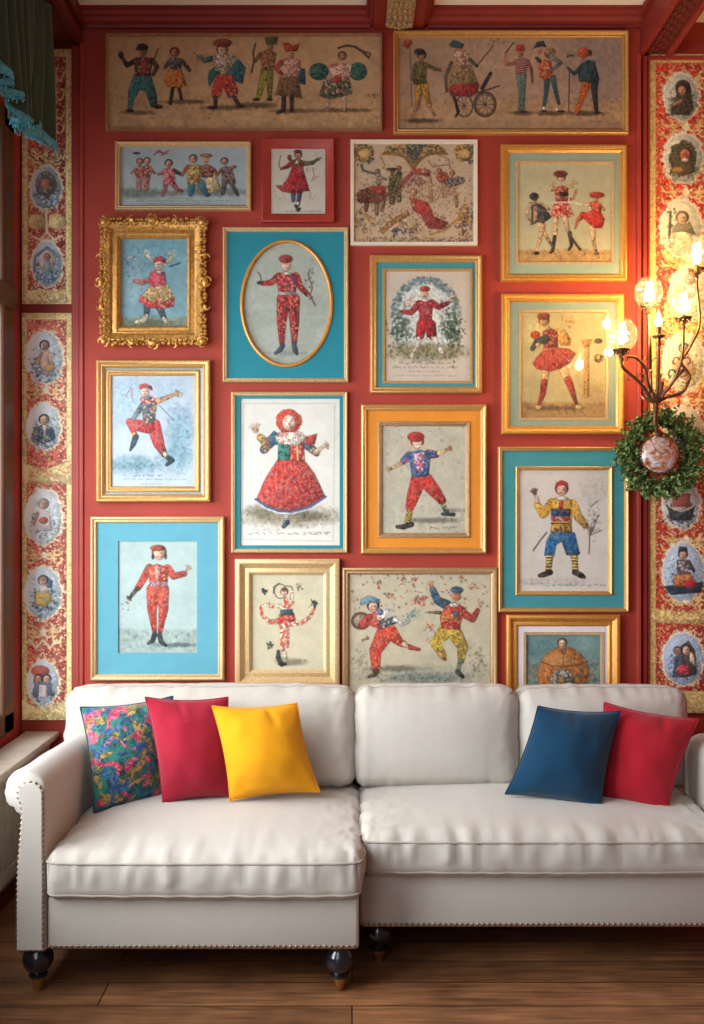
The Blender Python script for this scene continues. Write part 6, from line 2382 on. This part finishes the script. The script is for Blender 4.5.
def pillow(label, px, depths, thick, mname, seed, pinch=.075, piping=True, mat_=None, floral=False):
    q = [P(x, y, d) for (x, y), d in zip(px, depths)]
    cen = sum(q, Vector()) / 4
    nrm = ((q[1] - q[0]).cross(q[3] - q[0])).normalized()
    if nrm.y > 0:
        nrm = -nrm           # towards the room
    low = min(p.z for p in q)
    o = thing('throw_pillow', label, 'pillow', Vector((cen.x, cen.y, low)), 'throw pillows on the sofa')
    N = 44

    def surf(u, v, s_):
        cu, cv = 2 * u - 1, 2 * v - 1
        # edges draw in between the corners
        pu = cu * (1 - pinch * (1 - cv * cv) * abs(cu) ** 2)
        pv = cv * (1 - pinch * (1 - cu * cu) * abs(cv) ** 2)
        p = bil(q, (pu + 1) / 2, (pv + 1) / 2)
        t = thick * (max(0, (1 - cu * cu)) ** .7) * (max(0, (1 - cv * cv)) ** .7)
        e = max(abs(cu), abs(cv))
        wn = mnoise.noise(Vector((cu * 2.2 + seed, cv * 2.2, s_ * 2))) * .007
        wn += mnoise.noise(Vector((cu * 3 + seed, cv * 5, s_ * 2 + 5))) * .004 * e
        wn -= .03 * math.exp(-((cu - .3 * math.sin(seed) - .25 * (cv + 1)) / .09) ** 2) * max(0, -cv - .5) * (s_ > 0)    # karate-chop dent at the top
        # corner creases
        d1 = abs(abs(cu) - abs(cv))
        wn -= .008 * math.exp(-(d1 / .12) ** 2) * e ** 3
        return p + nrm * s_ * (t + wn * min(1, t / thick * 2.2))
    co = []
    for s_ in (1, -1):
        co.append([[surf(i / N, j / N, s_) for i in range(N + 1)] for j in range(N + 1)])
    b = MB()
    for s_, g in zip((1, -1), co):
        vs = [p for row in g for p in row]
        fs = [(j * (N + 1) + i, j * (N + 1) + i + 1, (j + 1) * (N + 1) + i + 1, (j + 1) * (N + 1) + i) for j in range(N) for i in range(N)]
        b.add(vs, fs)
    c = b.build('cover', M[mname], o, smooth=True, recalc=False)
    bm = bmesh.new()
    bm.from_mesh(c.data)
    bmesh.ops.remove_doubles(bm, verts=bm.verts, dist=.0005)
    bmesh.ops.recalc_face_normals(bm, faces=bm.faces)
    bm.to_mesh(c.data)
    bm.free()
    c.data.polygons.foreach_set('use_smooth', [True] * len(c.data.polygons))
    # corded edge
    ring = [surf(i / N, 0, 1) for i in range(N)] + [surf(1, j / N, 1) for j in range(N)] + [surf(1 - i / N, 1, 1) for i in range(N)] + [surf(0, 1 - j / N, 1) for j in range(N)]
    MB().tube(ring, .003, 6, closed=True).build('piping', M[mat_ or mname], o, smooth=True)
    return o, c


def floral_mat():
    m, nt, b = new_mat('floral_print')
    tc = nt.nodes.new('ShaderNodeTexCoord')
    src = tc.outputs['Object']

    def noise(scale, off, dist=1.2):
        mp = nt.nodes.new('ShaderNodeMapping')
        mp.inputs['Location'].default_value = off
        nt.links.new(src, mp.inputs['Vector'])
        n = nt.nodes.new('ShaderNodeTexNoise')
        n.inputs['Scale'].default_value = scale
        n.inputs['Detail'].default_value = 6
        n.inputs['Distortion'].default_value = dist
        nt.links.new(mp.outputs['Vector'], n.inputs['Vector'])
        return n.outputs['Fac']

    def ramp(fac, stops):
        r = nt.nodes.new('ShaderNodeValToRGB')
        r.color_ramp.interpolation = 'CONSTANT'
        e = r.color_ramp.elements
        e[0].position, e[0].color = stops[0][0], (*lin(stops[0][1]), 1)
        e[1].position, e[1].color = stops[1][0], (*lin(stops[1][1]), 1)
        for p_, c_ in stops[2:]:
            x = e.new(p_)
            x.color = (*lin(c_), 1)
        nt.links.new(fac, r.inputs['Fac'])
        return r.outputs['Color']

    def mixby(fac, lo, hi, c1, c2):
        mr = nt.nodes.new('ShaderNodeMapRange')
        mr.inputs['From Min'].default_value = lo
        mr.inputs['From Max'].default_value = hi
        nt.links.new(fac, mr.inputs['Value'])
        x = nt.nodes.new('ShaderNodeMixRGB')
        nt.links.new(mr.outputs['Result'], x.inputs['Fac'])
        nt.links.new(c1, x.inputs['Color1'])
        nt.links.new(c2, x.inputs['Color2'])
        return x.outputs['Color']
    base = ramp(noise(17, (0, 0, 0)), [(0, (18, 44, 52)), (.38, (22, 84, 84)), (.47, (30, 110, 96)), (.55, (34, 70, 104)), (.62, (24, 44, 70))])
    pink = ramp(noise(27, (3, 1, 2)), [(0, (150, 30, 70)), (.42, (176, 46, 76)), (.52, (200, 104, 120)), (.6, (160, 34, 50))])
    olive = ramp(noise(30, (5, 2, 8)), [(0, (60, 80, 40)), (.45, (120, 106, 52)), (.55, (186, 142, 84)), (.62, (96, 110, 60))])
    blue = ramp(noise(28, (9, 4, 1)), [(0, (30, 70, 130)), (.48, (54, 110, 146)), (.58, (40, 50, 90))])
    c = mixby(noise(11, (7, 7, 7)), .535, .555, base, pink)
    c = mixby(noise(13, (1, 12, 4)), .55, .57, c, olive)
    c = mixby(noise(13, (14, 2, 11)), .57, .59, c, blue)
    nt.links.new(c, b.inputs['Base Color'])
    b.inputs['Roughness'].default_value = .85
    b.inputs['Sheen Weight'].default_value = .2
    n3 = nt.nodes.new('ShaderNodeTexNoise')
    n3.inputs['Scale'].default_value = 260
    nt.links.new(src, n3.inputs['Vector'])
    bp = nt.nodes.new('ShaderNodeBump')
    bp.inputs['Strength'].default_value = .3
    bp.inputs['Distance'].default_value = .003
    nt.links.new(n3.outputs['Fac'], bp.inputs['Height'])
    nt.links.new(bp.outputs['Normal'], b.inputs['Normal'])
    return m


M['floral'] = floral_mat()
M['cordteal'] = fabric('dark_teal_cord', (20, 60, 62), wr=.1)
pillow('multicoloured floral pillow leaning in the left arm of the sofa', ((80, 707), (173, 696), (166, 800), (94, 813)), (3.70, 3.77, 3.72, 3.52), .085, 'floral', 1.3, mat_='cordteal')
pillow('crimson pillow between the floral and the yellow pillow', ((145, 697), (228, 697), (236, 797), (163, 804)), (3.66, 3.72, 3.64, 3.59), .092, 'crimson', 4.1)
pillow('mustard yellow pillow, the rightmost of the three on the left seat', ((212, 706), (297, 703), (320, 792), (230, 801)), (3.62, 3.68, 3.64, 3.57), .092, 'yellow', 2.2)
pillow('petrol blue velvet pillow on the right seat before a red pillow', ((538, 706), (621, 711), (601, 809), (505, 794)), (3.66, 3.66, 3.53, 3.60), .092, 'blue', 5.7)
pillow('scarlet pillow leaning beside the right arm of the sofa', ((604, 702), (699, 719), (666, 815), (590, 800)), (3.74, 3.66, 3.54, 3.66), .092, 'scarlet', 8.4)

# ================================================================ left side: radiator and curtain
o = thing('radiator', 'grey-beige slatted radiator cabinet with a pale shelf under the window', 'radiator', (-1.48, 3.5, 0))
b = MB().bbox(XL + .022, -1.368, 2.3, YB - .005, .60, .625, .006)
b.bbox(XL + .022, -1.378, 2.3, YB - .01, .588, .60, .003)
b.build('shelf', M['sillwood'], o)
b = MB().box(XL + .022, -1.432, 2.3, YB - .012, .10, .588)
b.bbox(-1.432, -1.408, 2.3, YB - .012, .555, .588, .003)
b.bbox(-1.432, -1.408, 2.3, YB - .012, .135, .19, .003)
for i in range(75):
    y = 2.32 + i * .027
    b.bbox(-1.432, -1.412, y, y + .015, .19, .555, .003, 1)
b.build('grille', M['radiator'], o)
MB().box(XL + .022, -1.45, 2.3, YB - .012, 0, .10).build('plinth', M['darkred'], o)

o = thing('curtain', 'moss green velvet curtain valance with turquoise fringe in the top left corner', 'curtain', (-1.32, 3.7, 3.82))
N, K = 150, 26
vs, vt = [], []


def hem(t):
    z = 3.20 + .22 * t + .03 * math.sin(t * 9.5 + 1.2) - .02 * math.exp(-((t - .03) / .05) ** 2)
    return z + .018 * math.sin(t * 31)


for i in range(N + 1):
    t = i / N
    bxp = Vector((-1.31 - .12 * t, 3.98 - .66 * t, 0))
    ph = t * 2 * PI * 9
    for j in range(K + 1):
        s_ = j / K
        z = 3.824 + (hem(t) - 3.824) * s_
        amp = .022 + .014 * s_
        off = amp * math.sin(ph + .7 * math.sin(s_ * 2.2 + t * 5)) + .01 * math.sin(ph * 2.1 + 1)
        vs.append((bxp.x + off * .95 - .02 * s_ ** 2 * math.sin(t * 9), bxp.y + off * .55, z))
fs = [(i * (K + 1) + j, i * (K + 1) + j + 1, (i + 1) * (K + 1) + j + 1, (i + 1) * (K + 1) + j) for i in range(N) for j in range(K)]
cur = MB().add(vs, fs).build('valance', M['curtain'], o, smooth=True)
sm = cur.modifiers.new('thick', 'SOLIDIFY')
sm.thickness = .006
# turquoise lining that turns up along the hem, then a ragged fringe
rnd = random.Random(3)
b = MB()
fv = []
for i in range(N + 1):
    x, y, z = vs[i * (K + 1) + K]
    t = i / N
    up = .008 + .05 * max(0, math.sin(t * 11 + .4)) ** 3
    fv += [(x + .010, y - .010, z + up), (x + .013, y - .012, z - .004), (x + .006, y - .008, z - .014 - .006 * math.sin(i * 1.1))]
b.add(fv, [(i * 3 + j, i * 3 + j + 1, (i + 1) * 3 + j + 1, (i + 1) * 3 + j) for i in range(N) for j in range(2)])
for i in range(0, N + 1):
    x, y, z = vs[i * (K + 1) + K]
    ln = rnd.uniform(.002, .016)
    b.tube([(x + .009, y - .01, z - .015), (x + .009 + rnd.uniform(-.006, .006), y - .01, z - .02 - ln)], [.004, .002], 5)
b.build('fringe', M['fringe'], o, smooth=True)

# ================================================================ wreath and lamp on the right
WC = P(658, 454, 4.205)
o = thing('wreath', 'round green leafy wreath hanging on the right under the lamp', 'wreath', WC)
rnd = random.Random(12)
pts = [WC + Vector((math.cos(a) * .148, .03, math.sin(a) * .148)) for a in np.linspace(0, 2 * PI, 40)[:-1]]
MB().tube(pts, .016, 8, closed=True).build('twig_ring', M['stem'], o, smooth=True)
MB().tube([WC + Vector((.004, .03, .15)), WC + Vector((.004, .02, .08)), WC + Vector((.004, .012, .026))], .004, 6).build('hanging_wire', M['stem'], o)
b = MB()


def leaf(b, p, d, up, L, W_):
    s_ = d.cross(up)
    if s_.length < 1e-4:
        s_ = d.orthogonal()
    s_.normalize()
    n = s_.cross(d).normalized()
    b.add([p, p + d * L * .35 + s_ * W_ + n * W_ * .25, p + d * L * .75 + s_ * W_ * .7, p + d * L, p + d * L * .75 - s_ * W_ * .7, p + d * L * .35 - s_ * W_ + n * W_ * .25, p + d * L * .4 - n * W_ * .15],
          [(0, 1, 6), (1, 2, 6), (2, 3, 6), (3, 4, 6), (4, 5, 6), (5, 0, 6)])


for i in range(520):
    a = rnd.uniform(0, 2 * PI)
    rr = .150 + rnd.gauss(0, .014)
    er = Vector((math.cos(a), 0, math.sin(a)))
    et = Vector((-math.sin(a), 0, math.cos(a)))
    p = WC + er * rr + Vector((0, rnd.uniform(-.05, .03), 0))
    d = (et * rnd.uniform(.1, .8) + er * rnd.gauss(.15, .75) + Vector((0, -rnd.uniform(0, 1.), 0))).normalized()
    L = rnd.uniform(.03, .066) * (1.4 if rnd.random() < .16 else 1)
    if er.dot(d) < 0:
        L *= .7
    q = p + d * L
    if math.hypot(q.x - WC.x, q.z - WC.z) > .236:
        continue
    if q.x < P(632, 450, 4.27).x:
        q.y = min(q.y, 4.25)
        p.y = min(p.y, 4.25)
    b.tube([p, q], [.0016, .0009], 4)
    for k in range(9):
        t = .2 + .8 * k / 8
        ld = (d * .5 + Vector((rnd.gauss(0, 1), rnd.gauss(-.3, 1), rnd.gauss(0, 1))) * .6).normalized()
        leaf(b, p.lerp(q, t), ld, Vector((rnd.gauss(0, 1), -1, rnd.gauss(0, 1))), rnd.uniform(.013, .024), rnd.uniform(.0045, .0075))
lim = P(634, 450, 4.27).x
b.v = [(v[0], min(v[1], 4.264), v[2]) if v[0] < lim else (v[0], min(v[1], 4.31), v[2]) for v in b.v]
b.build('foliage', M['leaf'], o, smooth=False, recalc=False)

hub = P(655.5, 399, 4.02)
lamp = thing('wall_lamp', 'bronze five-armed lamp with glass globes and lit bulbs above the wreath', 'lamp', P(658, 454, YB - .03))
bc = P(659.5, 454, 4.135)
b = MB()
prof = []
for i in range(15):
    a = PI / 2 * i / 14
    prof.append((.085 * math.cos(a), .034 * math.sin(a)))
vs = []
n = 32
for (r, h) in prof:
    for k in range(n):
        a = 2 * PI * k / n
        vs.append((bc.x + r * math.cos(a), bc.y - h, bc.z + r * math.sin(a)))
fs = [(i * n + k, i * n + (k + 1) % n, (i + 1) * n + (k + 1) % n, (i + 1) * n + k) for i in range(len(prof) - 1) for k in range(n)]
b.add(vs, fs)
bp_ = b.build('rosette', M['ball'], lamp, smooth=True)
bp_['label'] = 'mottled mercury glass rosette'
b = MB()
b.tube([bc + Vector((math.cos(a) * .083, 0, math.sin(a) * .083)) for a in np.linspace(0, 2 * PI, 49)[:-1]], .007, 8, closed=True)
for a in np.linspace(0, 2 * PI, 41)[:-1]:
    b.sphere(bc + Vector((math.cos(a) * .086, -.006, math.sin(a) * .086)), .0048, 6, 4)
for k in range(-1, 2):
    b.sphere(bc + Vector((k * .014, -.02, .083 + .004 * (1 - abs(k)))), .011, 8, 6)
b.tube([bc + Vector((0, .0, 0)), Vector((bc.x, YB - .02, bc.z))], .03, 16)
b.build('rosette_rim', M['bronze'], lamp, smooth=True, auto=50)


def spline(pts, n=10):
    out = []
    P_ = [pts[0]] + pts + [pts[-1]]
    for i in range(1, len(P_) - 2):
        a, b_, c_, d = P_[i - 1], P_[i], P_[i + 1], P_[i + 2]
        for k in range(n):
            t = k / n
            out.append(.5 * ((2 * b_) + (c_ - a) * t + (2 * a - 5 * b_ + 4 * c_ - d) * t * t + (3 * b_ - a - 3 * c_ + d) * t ** 3))
    out.append(pts[-1])
    return out


# twisted stem from the rosette to the hub
b = MB()
sp = spline([bc + Vector((-.01, -.02, .08)), P(655.3, 424, 4.03), P(655.5, 410, 4.02), hub], 14)
b.tube(sp, .0075, 8)
for i, p in enumerate(sp[::2]):
    b.sphere(p, .0108 + .003 * (i % 2), 8, 5, sc_=(1, 1, .6))
b.lathe(hub, [(.006, -.024), (.02, -.016), (.042, -.004), (.048, .004), (.04, .008), (.018, .014), (.012, .026), (.016, .03), (.01, .04)], 20)
for k in range(8):
    a = 2 * PI * k / 8 + .3
    q = hub + Vector((math.cos(a) * .052, math.sin(a) * .052, .004))
    b.tube([hub + Vector((math.cos(a) * .03, math.sin(a) * .03, 0)), q, q + Vector((math.cos(a) * .01, math.sin(a) * .01, .018))], [.006, .005, .0025], 6)
for dx, z1, dy in ((-.016, .12, .006), (.018, .10, .0), (.03, .07, .01), (-.03, .06, -.01)):
    q = hub + Vector((dx, dy, 0))
    b.tube([q, q + Vector((dx * .15, 0, z1))], [.005, .0042], 8)
    b.sphere(q + Vector((dx * .15, 0, z1)), .0075, 8, 6, sc_=(1, 1, 1.6))
b.tube(spline([hub, P(648, 383, 3.98), P(645, 368, 3.96), P(636, 358, 3.94), P(628, 357, 3.92), P(627, 361, 3.92)], 8), .0058, 8)
b.tube(spline([hub, P(670, 386, 3.98), P(678, 376, 3.96), P(686, 370, 3.96), P(690, 378, 3.96), P(686, 384, 3.96)], 8), .0055, 8)
b.build('stem', M['bronze'], lamp, smooth=True, auto=50)

G = [  # cup px, depth, globe px radius (0: bare candle bulb), arm waypoints in px with depths
    ((621.5, 352), 3.920, 15.5, [(650, 397, 3.990), (641, 384, 3.970), (629, 373, 3.940), (622, 366, 3.920)]),
    ((648.5, 308), 3.960, 13.900, [(652, 396, 3.990), (650.5, 375, 4.085), (650, 350, 3.970), (649, 325, 3.960)]),
    ((658.5, 337), 3.900, 0, [(657, 396, 3.980), (658, 380, 3.950), (658.5, 365, 3.920), (658.5, 350, 3.900)]),
    ((683, 320), 3.950, 14.400, [(660, 397, 3.990), (672, 383, 3.970), (680, 365, 3.950), (683, 345, 3.950)]),
    ((696.5, 271), 4.000, 15.5, [(662, 398, 4.000), (682, 392, 4.000), (689, 376, 4.000), (681, 362, 4.000), (688, 350, 4.000), (699, 325, 4.000), (697, 290, 4.000)]),
]
lights = []
for (cp, D, gr, way) in G:
    px = D / F
    base = P(cp[0], cp[1], D)
    b = MB()
    pts = spline([hub + Vector((0, 0, .0))] + [P(*w_) for w_ in way] + [base + Vector((0, 0, -.012))], 10)
    b.tube(pts, [.008 - .002 * i / len(pts) for i in range(len(pts))], 8)
    if gr:
        # leafy scroll branching off the arm
        k = len(pts) // 2
        p0 = pts[k]
        for sg in (-1, 1):
            c_ = [p0, p0 + Vector((sg * .018, -.008, .018)), p0 + Vector((sg * .034, -.01, .012)), p0 + Vector((sg * .036, -.008, -.006)), p0 + Vector((sg * .024, -.006, -.008))]
            b.tube(spline(c_, 5), .0032, 6)
    b.sphere(base + Vector((0, 0, -.03)), .011, 10, 8)
    ar = b.build('arm', M['bronze'], lamp, smooth=True, auto=50)
    b = MB()
    if gr:
        b.lathe(base, [(.005, -.022), (.013, -.016), (.012, -.008), (.026, 0), (.036, .007), (.037, .011), (.03, .012), (.012, .008), (.011, .03), (.0, .03)], 20)
        # row of little drops under the cup
        for k in range(10):
            a = 2 * PI * k / 10
            b.sphere(base + Vector((math.cos(a) * .03, math.sin(a) * .03, -.003)), .0042, 6, 4, sc_=(1, 1, 1.4))
    else:
        b.lathe(base, [(.004, -.03), (.01, -.02), (.008, -.008), (.024, -.002), (.028, .006), (.024, .008), (.011, .006), (.010, .045), (.0, .045)], 18)
    b.build('cup', M['bronze'], lamp, smooth=True, auto=50)
    # bulb
    bz = .062 if gr else .066
    bl = base + Vector((0, 0, bz))
    b = MB()
    b.lathe(base, [(.0, .03 if gr else .045), (.006, .034 if gr else .047), (.012, bz - .008), (.0135, bz + .002), (.010, bz + .016), (.004, bz + .034), (.001, bz + .044)], 16)
    b.build('bulb', M['bulb'], lamp, smooth=True)
    lights.append(bl)
    if gr:
        R = gr * px
        pr = []
        for i in range(22):
            a = math.radians(-64) + math.radians(64 + 58) * i / 21
            pr.append((R * math.cos(a) * (1 + .02 * math.sin(i)), R * math.sin(a) * 1.08 + R * .97))
        pr[-1] = (pr[-1][0] * 1.08, pr[-1][1] + .006)
        vs, fs = [], []
        n = 32
        for (r, z) in pr:
            for k in range(n):
                a = 2 * PI * k / n
                fl = 1 + .03 * math.cos(a * 8)
                vs.append((base.x + r * fl * math.cos(a), base.y + r * fl * math.sin(a), base.z + .008 + z))
        for i in range(len(pr) - 1):
            for k in range(n):
                fs.append((i * n + k, i * n + (k + 1) % n, (i + 1) * n + (k + 1) % n, (i + 1) * n + k))
        MB().add(vs, fs).build('glass_globe', M['globe'], lamp, smooth=True)
# crystal drops below the lowest cup
b = MB()
base = P(619.5, 355, 3.91)
for k in range(5):
    b.sphere(base + Vector((.004 * math.sin(k * 2), 0, -.022 - k * .017)), .0068 - .0006 * k, 8, 6, sc_=(1, 1, 1.3))
b.tube([base, base + Vector((0, 0, -.1))], .0012, 5)
b.build('crystal_drop', M['pane'], lamp, smooth=True)

# ================================================================ light
for i, p in enumerate(lights):
    ld = bpy.data.lights.new('bulb_light', 'POINT')
    ld.energy = LAMP_W
    ld.color = (1, .66, .24)
    ld.shadow_soft_size = .02
    lo = bpy.data.objects.new('bulb_light', ld)
    COL.objects.link(lo)
    lo.location = p


def area(name, loc, target, sx, sy, energy, col, spread=0):
    ld = bpy.data.lights.new(name, 'AREA')
    ld.shape = 'RECTANGLE'
    ld.size, ld.size_y = sx, sy
    ld.energy = energy
    ld.color = col
    lo = bpy.data.objects.new(name, ld)
    COL.objects.link(lo)
    lo.location = loc
    lo.rotation_euler = (Vector(target) - Vector(loc)).to_track_quat('-Z', 'Y').to_euler()
    if spread:
        ld.spread = math.radians(spread)
    return lo


# daylight through the tall left window plus an added soft fill beside the camera
area('window_daylight', (XL - .5, 2.6, 1.75), (.4, 3.9, .75), 2.6, 2.3, WIN_W, (.87, .94, 1), 125)
area('room_fill', (-1.3, .3, 2.5), (.1, 4.0, .6), 1.8, 1.4, ROOM_W, (.92, .96, 1), 140)
wd = bpy.data.worlds.new('daylight')
sc.world = wd
wd.use_nodes = True
bg = wd.node_tree.nodes['Background']
# open sky is brighter on the window side than the shaded rest of the room
wt = wd.node_tree
tcw = wt.nodes.new('ShaderNodeTexCoord')
sx_ = wt.nodes.new('ShaderNodeSeparateXYZ')
wt.links.new(tcw.outputs['Generated'], sx_.inputs[0])
rw = wt.nodes.new('ShaderNodeValToRGB')
rw.color_ramp.elements[0].position = .0
rw.color_ramp.elements[0].color = (1.0, 1.0, 1.05, 1)
rw.color_ramp.elements[1].position = .75
rw.color_ramp.elements[1].color = (WORLD_S * .92, WORLD_S * .96, WORLD_S, 1)
mrw = wt.nodes.new('ShaderNodeMapRange')
mrw.inputs['From Min'].default_value = -.6
mrw.inputs['From Max'].default_value = .2
wt.links.new(sx_.outputs['X'], mrw.inputs['Value'])
wt.links.new(mrw.outputs['Result'], rw.inputs['Fac'])
wt.links.new(rw.outputs['Color'], bg.inputs['Color'])
bg.inputs['Strength'].default_value = 1

# ================================================================ camera
cd = bpy.data.cameras.new('camera')
cd.sensor_fit = 'AUTO'
cd.sensor_width = 36
cd.lens = 36 * F / 1024
cd.clip_start = .05
co = bpy.data.objects.new('camera', cd)
COL.objects.link(co)
co.location = (0, 0, CZ)
co.rotation_euler = (PI / 2, 0, 0)
sc.camera = co
sc.view_settings.view_transform = 'Standard'
sc.view_settings.look = 'None'
sc.view_settings.exposure = EXPO
